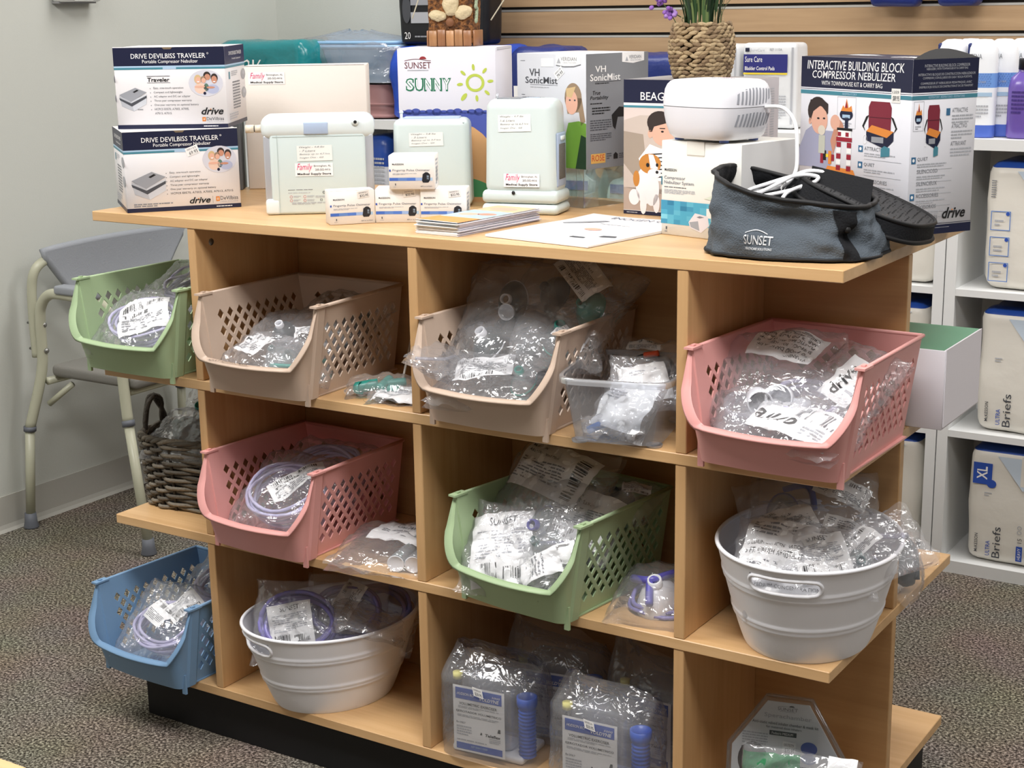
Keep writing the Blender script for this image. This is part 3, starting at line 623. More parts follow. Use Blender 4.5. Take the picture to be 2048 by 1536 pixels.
t = thing('oxygen_concentrator', 'small mint white oxygen machine behind the stacked oximeter boxes', 'oxygen concentrator', (.5192, .2976, ZT + .0005), (0, 0, rad(28.9)), 'portable oxygen machines')
wd, d, h = .15, .07, .17
mb = MB(); mb.rbox(0, 0, 0, wd, d, h, .014, OXY, 5, lambda q: Vector((wd / 2 + (q.x - wd / 2) * (1.02 - .04 * q.z / h), q.y, q.z))); mb.build('body', t)
mb = MB(); mb.rbox(.02, .012, h - .002, wd - .02, d - .012, h + .0025, .002, OXB, 2); mb.build('top_panel', t)
mb = MB(); mb.tube([(.014, .04, h - .006), (.014, .04, h + .01)], .0028, OXW, 10); mb.ell((.014, .04, h + .011), .0042, .0042, .0042, OXW); mb.build('nozzle', t)
mb = MB(); mb.ell((wd - .012, .004, h - .008), .002, .0035, .002, SEAM); mb.build('strap_slot', t)
sticker(t, 'handwritten_note', (.033, -.0003, .118), (1, 0, .02), (-.02, 0, 1), .066, .026, note_label(['Weight - 2.8 lbs', '- 3 Liters', 'Battery up to 2.7 hrs', 'Inogen One - G4']), M('tape_white', (236, 238, 234), .4))

t = thing('oxygen_concentrator', 'tallest mint white oxygen machine with a grey side vent, right of the sun box', 'oxygen concentrator', (.7200, .3000, ZT + .0005), (0, 0, rad(13)), 'portable oxygen machines')
wd, d, h = .152, .083, .212
sh = lambda q: Vector((wd / 2 + (q.x - wd / 2) * (1.0 - .07 * (q.z / h)), d / 2 + (q.y - d / 2) * (1 - .06 * q.z / h), q.z))
mb = MB(); mb.rbox(.003, .003, .034, wd - .003, d - .003, h, .020, OXY, 6, sh); mb.build('body', t)
mb = MB(); mb.rbox(0, 0, 0, wd, d, .0195, .009, OXY, 3, sh); mb.rbox(0, 0, .02, wd, d, .0445, .009, OXY, 3, sh); mb.build('battery_base', t)
mb = MB(); mb.lathe([(0, .001), (.0032, .001), (.0036, 0)], BLACK, 14); mb.build('latch_hole', t, (wd * .43, -.0006, .0405), (pi / 2, 0, 0))
mb = MB(); mb.rbox(.028, .02, h - .001, .075, d - .025, h + .0012, .001, M('screen_grey', (120, 124, 130), .3), 1); mb.rbox(.08, .03, h - .001, .102, d - .03, h + .001, .001, OXB, 1); mb.build('control_panel', t)
mb = MB(); mb.tube([(.02, .045, h - .006), (.02, .045, h + .008)], .003, OXS, 10); mb.build('nozzle', t)
mb = MB(); mb.rbox(-.026, -.05, -.001, .026, .05, .0035, .003, OXB, 3); o = mb.build('vent_frame', t, (wd - .0075, .041, .1), (pi / 2, 0, pi / 2))
mb = MB(); mb.rbox(-.019, -.034, .0, .019, .032, .0045, .002, M('vent_mesh', (112, 110, 104), .7, bump=(600, .6)), 2); mb.build('vent_filter', o, (0, -.002, 0))
mb = MB(); mb.rbox(-.012, .036, .0035, .012, .044, .0065, .001, OXW, 1); mb.build('vent_clip', o)
sticker(t, 'handwritten_note', (.036, .0040, .152), (1, 0, .03), (-.03, .05, 1), .064, .031, note_label(['Weight - 4.7 lbs', '1-6 Liters', 'Battery up to 6.2 hrs', 'Inogen One - G5']), M('tape_white', (236, 238, 234), .4))
sticker(t, 'store_sticker', (.046, .0022, .051), (1, 0, .01), (-.01, .03, 1), .07, .0245, family_label)

# ---- pulse oximeter boxes
OXBX = M('oximeter_card', (230, 226, 220), .5)
def oximeter(label, x, y, z, deg, d, price, seed):
    wd, h = .083, .0607
    c = Carton(wd, d, h, OXBX, WHITE, seed, .001); f = c.front
    f.text('McKESSON', .08, .72, .33, .77, DGREY, 3, .02); f.rect(.01, .53, .045, .59, BLUE, 2); f.text('Fingertip Pulse Oximeter', .085, .52, .9, .60, M('print_slate', (92, 96, 110), .5), 3)
    f.greek(.085, .43, .62, .485, 2, LGREY)
    for k, m in enumerate((M('print_mid2', (66, 106, 190), .5), MIDBLUE, M('print_mid3', (80, 120, 200), .5), M('print_mid4', (150, 176, 220), .5), LBLUE)): f.rect(.01 + .19 * k, .255, .01 + .19 * (k + 1) if k < 4 else .95, .345, m, 1)
    f.poly([(.74, .2), (.86, .2), (.9, .28), (.9, .44), (.85, .5), (.8, .505), (.74, .45), (.72, .26)], M('print_oximeter', (38, 40, 46), .35), 3); f.rect(.82, .29, .875, .42, DGREY, 4); f.text('98', .828, .36, .868, .41, LBLUE, 5); f.text('72', .828, .30, .868, .345, LBLUE, 5)
    f.text('1', .13, .12, .15, .18, DGREY, 3); f.greek(.09, .07, .2, .09, 1, LGREY); f.text('MFR # 16-93651', .69, .07, .94, .105, GREY, 3, .01)
    c.right.greek(.2, .1, .7, .9, 7, LGREY); c.right.bars(.3, .2, .6, .6, GREY, 2, 20)
    o = c.done('oximeter_box', label, 'box', x, y, z, deg, 'small fingertip oximeter boxes')
    if price: sticker(o, 'price_sticker', (.052, 0, .0455), (1, 0, .12), (-.12, 0, 1), .022, .0125, price_label('009021', '$32.95'), OXBX)
oximeter('leftmost small white oximeter box of the bottom row on the island top', .5641, .0443, ZT, 50, .0408, True, 2)
oximeter('middle small white oximeter box of the bottom row, under the single top one', .6184, .1078, ZT, 30.6, .058, True, 3)
oximeter('right small white oximeter box of the bottom row, partly behind the brochure stack', .6927, .1444, ZT, 26.8, .058, True, 4)
oximeter('single small white oximeter box on top of the row of three', .6473, .1132, ZT + .0612, 28, .058, False, 5)

# ---- sun box
SUNW = M('sunbox_white', (212, 210, 217), .5)
c = Carton(.1991, .1589, .301, SUNW, None, 4, .0015); f = c.front
BAND = M('sunbox_blue', (74, 88, 166), .5); TAN = M('sunbox_tan', (206, 160, 110), .5); SGR = M('sunbox_green', (72, 146, 96), .5); SUNG = M('sun_yellow_green', (186, 200, 82), .5)
f.rect(0, .03, 1, .585, BAND, 0)
for k in range(14): f.ell(.035 + k / 14, .587, .05, .012 + .006 * (k % 3), BAND, 0, 14)
f.ell(.52, .2, .5, .33, TAN, 1, 30); f.ell(.5, .03, .5, .14, SGR, 2, 24, 0, pi)
f.text('Cool', .1, .52, .16, .545, WHITE, 3); f.greek(.18, .52, .4, .54, 1, WHITE)
sunset_logo(f, .075, .855, .345, .945)
DG = M('sunny_green', (40, 116, 84), .5)
for i, ch in enumerate('SUNNY'):
    a = .085 + i * .094; f.text(ch, a - .004, .722, a + .086, .807, DG, 2, .05); f.text(ch, a + .010, .732, a + .070, .798, WHITE, 3, .012)
f.ring(.79, .775, .095, .058, .3, SUNG, 3, 26)
for k in range(8):
    a = k * pi / 4 + .1; l = 1.5 if k == 5 else 1.28; f.ell(.79 + .155 * cos(a) * l / 1.28, .775 + .1 * sin(a) * l / 1.28, .032 if k != 5 else .045, .010 if k != 5 else .014, SUNG, 3, 12, rot=a)
c.mb.box(.199, .01, .296, .2, .15, .3012, SUNW)
c.done('sun_box', 'white box with a green sun drawing and SUNNY lettering behind the oxygen machines', 'box', .4641, .3961, ZT, 20.8)

# ---- twig planter on the sun box
t = thing('twig_planter', 'rustic planter of wood slats and brown bark with shells, on the sun box', 'planter', (.502, .545, ZT + .3022), (0, 0, rad(20)))
BARK = M('bark_brown', (74, 46, 28), .85, vary=(160, (146, 96, 52), .12), bump=(150, .9)); SHELL = M('shell_cream', (206, 188, 150), .5, bump=(90, .5))
mb = MB(); mb.rbox(-.045, -.035, .004, .045, .035, .2, .003, BARK, 2, lambda q: Vector((q.x * (1 + .5 * q.z), q.y, q.z)) + noise.noise_vector(q * 160) * .0022, 14); mb.build('bark_body', t)
for k in range(5):
    mb = MB(); x0 = -.044 + k * .0178; mb.rbox(x0, -.041, 0, x0 + .0165, -.036, .031 + .002 * (k % 2), .001, wood('twig_slat%d' % (k % 3), ((150, 104, 66), (134, 88, 56), (166, 118, 78))[k % 3], ((190, 142, 96), (170, 120, 80), (200, 150, 104))[k % 3], 'Z'), 1); mb.build('slat', t)
for sx_ in (-1, 1):
    mb = MB(); mb.rbox(min(sx_ * .046, sx_ * .05), -.036, 0, max(sx_ * .046, sx_ * .05), .036, .031, .001, wood('twig_slat1', (134, 88, 56), (170, 120, 80), 'Z'), 1); mb.build('slat', t)
for (x, z, rx, rz_, a) in ((0.002, .083, .017, .024, 0), (-.025, .060, .019, .011, .2), (.028, .066, .019, .014, -.3)):
    mb = MB(); mb.ell((0, 0, 0), rx, .007, rz_, SHELL, 16, 10, Matrix.Rotation(a, 3, 'Y')); mb.v = [tuple(Vector(q) + noise.noise_vector(Vector(q) * 130) * .003) for q in mb.v]; mb.build('shell', t, (x, -.0375, z))
mb = MB(); mb.lathe([(0, .003), (.008, .003), (.009, 0)], M('seed_disc', (126, 82, 52), .6), 20); mb.build('seed_disc', t, (0, -.037, .047), (pi / 2, 0, 0))
mb = MB(); LICH = M('lichen', (156, 168, 140), .8)
for k in range(26):
    q = Vector((.052 + .004 * noise.noise(Vector((k, 1, 1))), -.03 + .002 * (k % 5), .05 + .0055 * k)); mb.ell(q, .004, .004, .006, LICH, 6, 5)
mb.build('lichen', t)
STRAW = M('dry_straw', (188, 180, 158), .7)
for pts in ([(-.03, -.02, .16), (-.05, -.04, .13), (-.075, -.05, .055)], [(.03, -.02, .2), (.09, -.03, .15), (.112, -.035, .09), (.085, -.04, .05)]):
    mb = MB(); P3 = [Vector(p) for p in pts]; cur = []
    for i in range(len(P3) - 1):
        for s_ in range(8): cur.append(P3[i].lerp(P3[i + 1], s_ / 8))
    mb.tube(cur + [P3[-1]], .0014, STRAW, 6); mb.build('dry_stem', t)

# ---- mist box on a clear riser
SONW = M('mistbox_silver', (202, 204, 210), .42, spec=.5); SONG = M('mistbox_grey', (128, 131, 136), .42, spec=.5)
wd, d, h = .1895, .1687, .2125
c = Carton(wd, d, h, SONW, None, 6); f = c.front; g = c.right
g.rect(0, 0, 1, 1, SONG, 0)
for q, m, lm, a in ((f, DGREY, WHITE, (.18, .6, .58, .70)), (g, WHITE, WHITE, (.08, .48, .68, .9))):
    pass
f.text('VH', .19, .80, .34, .865, DGREY, 3, .01); f.text('SonicMist', .13, .735, .6, .795, DGREY, 3, .01); f.rect(.2, .722, .6, .725, GREY, 2); f.greek(.2, .695, .53, .71, 1, LGREY)
f.poly([(.58, .99), (.93, .99), (.93, .915), (.83, .897), (.7, .894), (.58, .905)], WHITE, 2); f.poly([(.58, .902), (.7, .89), (.83, .893), (.93, .912), (.93, .905), (.83, .886), (.7, .883), (.58, .895)], GREY, 2)
f.text('VERIDIAN', .65, .94, .87, .972, GREY, 4); f.text('HEALTHCARE', .68, .917, .87, .93, LGREY, 4); f.poly([(.59, .917), (.65, .917), (.62, .965)], LGREY, 4)
f.poly([(.36, .96), (.55, .96), (.55, .885), (.36, .885)], M('tape_clear_white', (230, 232, 236), .25), 2); f.greek(.06, .93, .16, .94, 1); f.greek(.07, .628, .14, .638, 1, DGREY); f.greek(.08, .605, .5, .617, 1, GREY)
f.ell(.82, .62, .12, .13, M('print_ash_hair', (150, 128, 104), .5), 2); f.poly([(.7, .62), (.94, .62), (.99, .42), (.93, .38), (.9, .5), (.74, .48)], M('print_ash_hair', (150, 128, 104), .5), 2); f.ell(.8, .58, .085, .105, SKIN, 3); f.ell(.775, .6, .014, .008, DGREY, 4, 8); f.ell(.845, .6, .014, .008, DGREY, 4, 8)
f.poly([(.72, .7), (.86, .72), (.8, .62), (.73, .63)], BLOND, 4)
f.poly([(.6, 0), (1, 0), (1, .4), (.9, .42), (.75, .4)], M('print_lime', (112, 160, 60), .5), 2); f.poly([(.85, 0), (1, 0), (1, .28), (.93, .3)], M('print_dark_green', (38, 66, 44), .5), 3)
g.text('VH', .14, .84, .31, .895, WHITE, 3, .01); g.text('SonicMist', .06, .765, .54, .825, WHITE, 3, .01); g.rect(.14, .755, .55, .758, BLACK, 2); g.greek(.14, .735, .48, .75, 1, BLACK)
g.poly([(.57, 1), (.93, 1), (.93, .925), (.75, .905), (.57, .92)], WHITE, 2); g.text('VERIDIAN', .68, .945, .88, .975, GREY, 4); g.text('HEALTHCARE', .7, .925, .88, .937, LGREY, 4); g.poly([(.62, .925), (.67, .925), (.645, .965)], LGREY, 4)
g.text('True', .1, .645, .22, .68, BLACK, 3, .015, .2); g.text('Portability', .06, .595, .35, .635, BLACK, 3, .015, .2); g.greek(.06, .56, .44, .578, 1, BLACK); g.greek(.09, .47, .38, .54, 3, BLACK)
g.greek(.06, .33, .4, .43, 5, DGREY); g.greek(.06, .24, .4, .31, 4, DGREY); g.poly([(.4, .46), (.52, .53), (.66, .52), (.62, .44), (.5, .44), (.46, .33), (.42, .36)], BLACK, 3); g.rect(.65, .76, .95, .766, DGREY, 2)
g.rect(.07, .045, .3, .13, M('print_amber', (212, 168, 92), .5), 2); g.text('ROSE', .085, .065, .285, .12, M('print_brick', (190, 66, 50), .5), 4); g.greek(.32, .07, .4, .13, 3, DGREY); g.poly([(.43, .07), (.5, .07), (.5, .11), (.465, .13), (.43, .11)], BLACK, 3); g.greek(.52, .07, .75, .12, 3, DGREY)
sx, sy, sa, sz = .697, .470, -15.2, ZT + .0775
mbx = c.done('mist_box', 'silver and dark grey mist inhaler box raised on a clear stand', 'box', sx, sy, sz, sa)
sticker(mbx, 'price_sticker', (.113, 0, .163), (.8, 0, .6), (-.6, 0, .8), .025, .016, price_label('00219', '79.95'))
ACR = film('acrylic', (246, 250, 250), .02, .22, .02, 10, 0)
mb = MB(); mb.rbox(.02, .02, 0, wd - .03, .024, .0765, .0005, ACR, 1); mb.rbox(.02, d - .03, 0, wd - .03, d - .026, .0765, .0005, ACR, 1)
for a in (.02, wd - .034): mb.rbox(a, .0245, 0, a + .004, d - .0305, .0765, .0005, ACR, 1)
tag(mb.build('acrylic_riser', None, (sx, sy, ZT + .0004), (0, 0, rad(sa))), 'clear acrylic stand under the mist inhaler box', 'display stand')

# ---- beagle box
wd, d, h = .2325, .16, .2453
BGB = M('beagle_box', (206, 192, 186), .45); c = Carton(wd, d, h, BGB, M('box_top_grey', (150, 148, 150), .45), 8); f = c.front; g = c.right
SOFA = M('print_sofa', (160, 146, 132), .5)
f.rect(0, 0, 1, .83, M('print_wall_pink', (214, 200, 194), .5), 0); f.poly([(0, .2), (0, .7), (.15, .74), (1, .74), (1, .1)], M('print_sofa_light', (196, 182, 172), .5), 1); f.poly([(0, .38), (0, .62), (.18, .6), (.22, .3), (.1, .28)], SOFA, 2); f.rect(0, .03, 1, .2, M('print_sofa_seat', (178, 160, 148), .5), 1)
f.rect(0, .83, 1, 1, NAVY, 2); f.text('BEAGLE', .155, .85, .46, .91, WHITE, 4, .003); f.text('COMPRESSOR', .5, .85, .97, .91, WHITE, 4, .003); f.rect(0, .812, 1, .83, WHITE, 2); f.rect(0, .795, 1, .812, TEAL, 2); f.rect(0, 0, 1, .028, NAVY, 2); f.rect(0, .028, 1, .031, WHITE, 3); f.greek(.03, .008, .2, .02, 1, LGREY, 3)
f.ell(.33, .69, .115, .085, HAIR, 3); f.ell(.36, .615, .1, .095, SKIN, 4); f.ell(.245, .605, .022, .03, SKIN, 5); f.poly([(.22, .7), (.25, .74), (.34, .765), (.43, .73), (.45, .66), (.4, .69), (.28, .66), (.26, .62), (.235, .62)], HAIR, 5); f.rect(.33, .645, .38, .652, HAIR, 6); f.ell(.355, .625, .014, .007, BLACK, 6, 8); f.ell(.44, .625, .012, .007, BLACK, 6, 8); f.ell(.43, .56, .025, .01, M('print_lip', (190, 110, 104), .5), 6, 8)
f.poly([(.14, .42), (.24, .53), (.34, .5), (.5, .5), (.6, .4), (.6, .26), (.2, .26)], WHITE, 3)
for k in range(7): f.poly([(.2 + .012 * k, .455 - .027 * k), (.5, .48 - .03 * k), (.5, .472 - .03 * k), (.2 + .012 * k, .445 - .027 * k)], BLACK, 4)
PUP = M('print_pup_white', (236, 232, 234), .5); PT = M('print_pup_tan', (192, 128, 58), .5)
f.ell(.2, .22, .085, .14, PUP, 5); f.ell(.1, .13, .05, .06, PUP, 5); f.ell(.185, .075, .03, .07, PUP, 6); f.ell(.305, .09, .03, .07, PUP, 6); f.ell(.26, .2, .07, .13, PUP, 6); f.ell(.12, .27, .03, .06, PT, 6)
f.ell(.245, .385, .1, .075, PT, 7); f.poly([(.23, .455), (.275, .452), (.32, .35), (.25, .35)], PUP, 8); f.ell(.285, .315, .06, .035, PUP, 8); f.ell(.31, .325, .014, .012, BLACK, 9, 10); f.ell(.225, .375, .016, .016, BLACK, 9, 10); f.ell(.31, .378, .012, .014, BLACK, 9, 10)
g.rect(0, 0, 1, 1, M('print_side_grey', (196, 192, 196), .45), 0); g.rect(0, 0, .2, 1, NAVY, 1); g.rect(.2, 0, .26, 1, TEAL, 1); g.text('BEAGLE', .06, .3, .14, .9, WHITE, 3, 0, 0, 90); g.text('A', .1, .93, .17, .97, WHITE, 3)
for k in range(4): g.greek(.34 + .15 * k, .45, .44 + .15 * k, .93, 26, LGREY, 2)
bea_x, bea_y, bea_a = .9599, .4195, -3.5
c.done('beagle_box', 'navy topped nebulizer box picturing a boy with a toy dog, under the woven planter', 'box', bea_x, bea_y, ZT, bea_a)

# ---- woven planter with purple flowers on the beagle box
t = thing('woven_planter', 'seagrass woven planter with purple flowers standing on the beagle box', 'planter', (1.083, .488, ZT + h + .001))
SG = [M('seagrass_%d' % k, c_, .8, bump=(120, .6)) for k, c_ in enumerate(((150, 128, 96), (172, 150, 116), (126, 104, 78)))]
mb = MB(); rg = random.Random(4); H_ = .098
for i in range(14):
    z = .005 + i * .0069; r = .0405 + .0145 * sin(pi * min(1, (z / H_) * .75 + .1)); nn = 24
    for k in range(nn):
        a = 2 * pi * (k + .5 * (i % 2)) / nn + rg.uniform(-.04, .04); q = Matrix.Rotation(a + pi / 2, 3, 'Z') @ Matrix.Rotation(rg.choice((-.35, -.25, .2)), 3, 'Y'); e_ = .82
        x = r * math.copysign(abs(cos(a)) ** e_, cos(a)); y = r * math.copysign(abs(sin(a)) ** e_, sin(a)); mb.ell((x, y, z + rg.uniform(-.001, .001)), .0105, .0045, .0043, rg.choice(SG), 7, 5, q)
mb.lathe([(0, .001), (.038, .001), (.048, .05), (.043, .092)], M('seagrass_dark', (84, 68, 48), .9), 24); mb.build('woven_pot', t)
mb = MB(); mb.lathe([(0, .090), (.041, .092)], M('moss_dark', (40, 42, 32), .9), 20)
for k in range(26):
    a = rg.uniform(0, 6.28); r = rg.uniform(.03, .044); mb.tube([(r * cos(a), r * sin(a), .086), (r * 1.02 * cos(a), r * 1.02 * sin(a), rg.uniform(.102, .12))], .003, SG[1], 5, radii=[.003, .0003])
mb.build('raffia_tuft', t)
LEAF = [M('leaf_%d' % k, c_, .5) for k, c_ in enumerate(((52, 78, 46), (74, 102, 58), (36, 58, 38), (104, 122, 72)))]
mb = MB()
for k in range(170):
    a = rg.uniform(0, 6.28); r0 = .034 * math.sqrt(rg.random()); ln = rg.uniform(.09, .2); bend = rg.uniform(.0, .55) * (1.6 if rg.random() < .2 else 1); wd_ = rg.uniform(.0012, .0028)
    d_ = Vector((cos(a), sin(a), 0)); s_ = Vector((-sin(a), cos(a), 0)); p0 = d_ * r0 + Vector((0, 0, .09)); Ps = []
    for j in range(8):
        q = j / 7; Ps.append(p0 + d_ * (bend * ln * q ** 1.8) + Vector((0, 0, ln * q - bend * ln * .35 * q ** 3)))
    V_ = []
    for j, p in enumerate(Ps):
        w_ = wd_ * (1 - (j / 7) ** 2) + .0002; V_ += [p - s_ * w_, p + s_ * w_ + d_ * .0004]
    mb.add(V_, [(2 * j, 2 * j + 1, 2 * j + 3, 2 * j + 2) for j in range(7)], rg.choice(LEAF), True)
tag(mb.build('grass_blades', t), None, None, None, 'stuff')
FL = [M('flower_purple', (138, 92, 176), .6), M('flower_lilac', (172, 134, 204), .6)]
for (x, y, z) in ((-.064, -.046, .142), (-.044, -.038, .115), (-.02, -.03, .17), (.03, .0, .19), (-.05, .02, .18)):
    mb = MB()
    for k in range(16):
        mb.ell(Vector((x, y, z)) + Vector((rg.gauss(0, .006), rg.gauss(0, .006), rg.gauss(0, .006))), .005, .005, .0035, rg.choice(FL), 7, 5, Matrix.Rotation(rg.uniform(0, 3), 3, 'X'))
    mb.tube([(x * .3, y * .3, .1), (x * .8, y * .8, z - .02), (x, y, z)], .0009, LEAF[1], 5); mb.build('flower', t)

# ---- compressor nebulizer box with the compressor on top
wd, d, h = .1663, .1535, .1574
MK = M('mck_cream', (226, 224, 217), .45); c = Carton(wd, d, h, MK, None, 12); f = c.front; g = c.right
TB = [M('tile_%d' % k, q, .5) for k, q in enumerate(((88, 168, 192), (60, 140, 172), (120, 190, 206), (72, 156, 184), (42, 118, 152)))]
rg = random.Random(8)
for i in range(12):
    for j in range(5):
        if i < 7 or rg.random() < .8 - .12 * (i - 6): f.rect(i / 12, .12 + j * .05, (i + 1) / 12, .17 + j * .05, rg.choice(TB) if i < 7 else rg.choice((TB[0], TB[2], MK)), 1)
f.text('McKESSON', .045, .68, .2, .708, BLACK, 3, .015); f.rect(0, .53, .015, .62, M('tile_dark', (36, 108, 130), .5), 2); SL = M('print_slate', (92, 96, 110), .5)
f.text('Compressor', .04, .585, .31, .63, SL, 3); f.text('Nebulizer System', .04, .535, .42, .58, SL, 3); f.greek(.04, .505, .44, .52, 1, DGREY); f.greek(.04, .44, .44, .49, 4, LGREY)
DV = M('print_device', (216, 208, 210), .4); f.poly([(.36, .16), (.44, .26), (.6, .24), (.62, .14), (.52, .06), (.38, .1)], DV, 3); f.poly([(.37, .16), (.48, .18), (.5, .08), (.39, .11)], STEEL, 4); f.poly([(.46, .22), (.5, .235), (.56, .225), (.5, .21)], GREY, 4)
GL = M('print_glass', (206, 212, 196), .4); f.poly([(.55, .42), (.68, .47), (.78, .48), (.78, .45), (.64, .41)], GL, 3); f.rect(.64, .2, .7, .43, GL, 3); f.ell(.7, .2, .06, .07, GL, 3)
f.text('1', .065, .06, .08, .09, DGREY, 3); f.greek(.05, .03, .1, .045, 1)
g.text('McKESSON', .05, .5, .28, .54, BLACK, 3, .015); g.rect(0, 0, 1, 1, M('mck_side', (222, 221, 220), .45), 0)
f.poly([(.33, 1.0), (.55, 1.0), (.55, .85), (.33, .855)], M('mck_tab', (234, 232, 224), .45), 1); c.mb.box(wd * .33, -.0012, h * .865, wd * .55, -.0003, h + .0012, MK); c.mb.box(wd * .33, -.0012, h, wd * .55, .02, h + .0012, MK)
mk = c.done('compressor_box', 'cream boxed compressor nebulizer with blue tile print, white compressor on its lid', 'box', 1.1439, .2116, ZT, -13.1)
sticker(mk, 'price_sticker', (.112, 0, .096), (1, 0, .01), (-.01, 0, 1), .0215, .022, price_label('00927', '$59.95'), M('sticker_white', (236, 234, 228), .5))
t = thing('nebulizer_compressor', 'white rounded nebulizer compressor with side vents and white cord', 'nebulizer compressor', (1.231, .238, ZT + h + .0018), (0, 0, rad(-18)))
NW = M('compressor_white', (226, 226, 232), .3, spec=.45)
PROF_ = [(.70, .003), (.80, .004), (.88, .010), (.94, .024), (.98, .040), (1.0, .0555)]
PRO2_ = [(1.0, .0565), (.995, .070), (.97, .083), (.925, .091), (.87, .0955), (.80, .0980), (.70, .0988), (.0, .0992)]
mb = MB(); mb.lathe(PRO2_, NW, 64, .0843, .0653, p=3.6); us = mb.build('upper_shell', t)
mb = MB(); mb.lathe(PROF_, NW, 64, .0840, .0650, p=3.6, cap0=True); mb.lathe([(.985, .0553), (.985, .0567)], M('shell_seam', (196, 196, 204), .5), 64, .0840, .0650, p=3.6); mb.build('lower_shell', t)
VS = M('vent_slot', (150, 152, 160), .6)
def nsx(y, z):
    pr = PROF_ + PRO2_; sc_ = 1
    for (a, za), (b, zb) in zip(pr, pr[1:]):
        if za <= z <= zb: sc_ = a + (b - a) * (z - za) / (zb - za)
    return .0840 * sc_ * max(0, 1 - abs(y / (.0650 * sc_)) ** 3.6) ** (1 / 3.6)
for r_ in range(2):
    for k in range(10):
        y = -.036 + .008 * k; zc = .073 if r_ == 0 else .036; hh = (.014 if r_ == 0 else .012) * (1 - abs(k - 4.5) * .05); mb = MB()
        mb.grid(lambda u, v: Vector((nsx(y + (u - .5) * .0038, zc + (v - .5) * 2 * hh) + .0006, y + (u - .5) * .0038 + .004 * (v - .5), zc + (v - .5) * 2 * hh)), 1, 6, VS); mb.build('vent_slot', us)
mb = MB(); mb.tube([(-.060, -.050, .086), (-.054, -.053, .090), (-.044, -.054, .090), (-.038, -.052, .087)], .0026, NW, 8); mb.build('lid_catch', us)
mb = MB(); f = Face.flat(mb, (-.05, -.03, .0988), (1, 0, 0), (0, 1, 0), .1, .07); f.text('McKESSON', .2, .62, .75, .74, DGREY, 2, .01); f.greek(.3, .85, .75, .95, 1, M('print_faded_pink', (226, 170, 182), .5)); mb.build('top_print', us)
mb = MB()
for a in (-.05, .05):
    for b in (-.035, .035): mb.lathe([(0, 0), (.008, 0), (.008, .005)], M('rubber_blue', (76, 96, 160), .6), 12, c=(a, b, 0))
mb.build('rubber_foot', t)
def smooth_path(P3, n=8, closed=False):
    P3 = [Vector(p) for p in P3]; N = len(P3); out = []
    for i in range(N - 1):
        a, b, c_, d_ = P3[max(0, i - 1)], P3[i], P3[i + 1], P3[min(N - 1, i + 2)]
        for k in range(n):
            s_ = k / n; out.append(0.5 * ((2 * b) + (-a + c_) * s_ + (2 * a - 5 * b + 4 * c_ - d_) * s_ ** 2 + (-a + 3 * b - 3 * c_ + d_) * s_ ** 3))
    return out + [P3[-1]]
CORD = M('cord_white', (238, 238, 240), .35)
mwi = Matrix.Translation(t.location) @ Matrix.Rotation(rad(-18), 4, 'Z'); inv = mwi.inverted()
wpts = [(1.318, .235, ZT + .215), (1.35, .235, ZT + .213), (1.373, .228, ZT + .19), (1.383, .215, ZT + .15), (1.385, .205, ZT + .115), (1.372, .19, ZT + .095), (1.34, .17, ZT + .087), (1.325, .16, ZT + .088), (1.35, .17, ZT + .098), (1.395, .19, ZT + .112), (1.425, .2, ZT + .11), (1.415, .19, ZT + .098), (1.375, .165, ZT + .086), (1.338, .15, ZT + .08), (1.36, .165, ZT + .094), (1.405, .2, ZT + .118), (1.44, .215, ZT + .112), (1.42, .2, ZT + .102), (1.39, .165, ZT + .088), (1.385, .145, ZT + .07)]
mb = MB(); mb.tube(smooth_path([inv @ Vector(p) for p in wpts]), .0032, CORD, 8); mb.build('power_cord', t)
mb = MB(); mb.tube([inv @ Vector(p) for p in ((1.372, .183, ZT + .082), (1.374, .176, ZT + .094), (1.376, .186, ZT + .104), (1.374, .195, ZT + .094))], .0014, WHITE, 6, closed=True); mb.build('twist_tie', t)

# ---- building block nebulizer box
wd, d, h = .291, .1381, .285
IB = M('block_box_white', (226, 226, 232), .45); c = Carton(wd, d, h, IB, NAVY, 15); f = c.front; g = c.right
for q in (f, g): q.rect(0, .815, 1, 1, NAVY, 0); q.rect(0, .805, 1, .808, NAVY, 1); q.rect(0, .775, 1, .798, TEAL, 1)
f.text('INTERACTIVE BUILDING BLOCK', .06, .925, .93, .978, WHITE, 3, .004, .1); f.text('COMPRESSOR NEBULIZER', .11, .872, .86, .918, WHITE, 3, .004, .1); f.text('WITH TOWNHOUSE KIT & CARRY BAG', .2, .832, .75, .858, WHITE, 3); f.text('RESPIRATORY', .4, .78, .53, .793, LBLUE, 3)
f.poly([(-0.0, .44), (.0, .33), (.3, .33), (.36, .56), (.22, .56), (.15, .6), (.06, .55)], M('print_shirt', (160, 162, 186), .5), 1); f.ell(.17, .675, .095, .085, HAIR, 2); f.ell(.19, .62, .078, .085, SKIN, 3); f.poly([(.08, .68), (.1, .74), (.2, .755), (.27, .72), (.27, .66), (.2, .71), (.13, .67), (.1, .6)], HAIR, 4); f.ell(.1, .61, .014, .02, SKIN, 4); f.ell(.18, .63, .013, .006, BLACK, 5, 8); f.ell(.235, .632, .012, .006, BLACK, 5, 8); f.ell(.215, .56, .035, .03, M('print_mask', (214, 206, 190), .4), 5); f.rect(.19, .42, .25, .53, M('print_mask2', (190, 192, 178), .4), 5)
f.ell(.34, .615, .045, .045, SKIN, 4); f.ell(.385, .57, .04, .065, SKIN2, 3, rot=.3); f.poly([(.3, .5), (.34, .6), (.36, .5), (.33, .42)], SKIN2, 3)
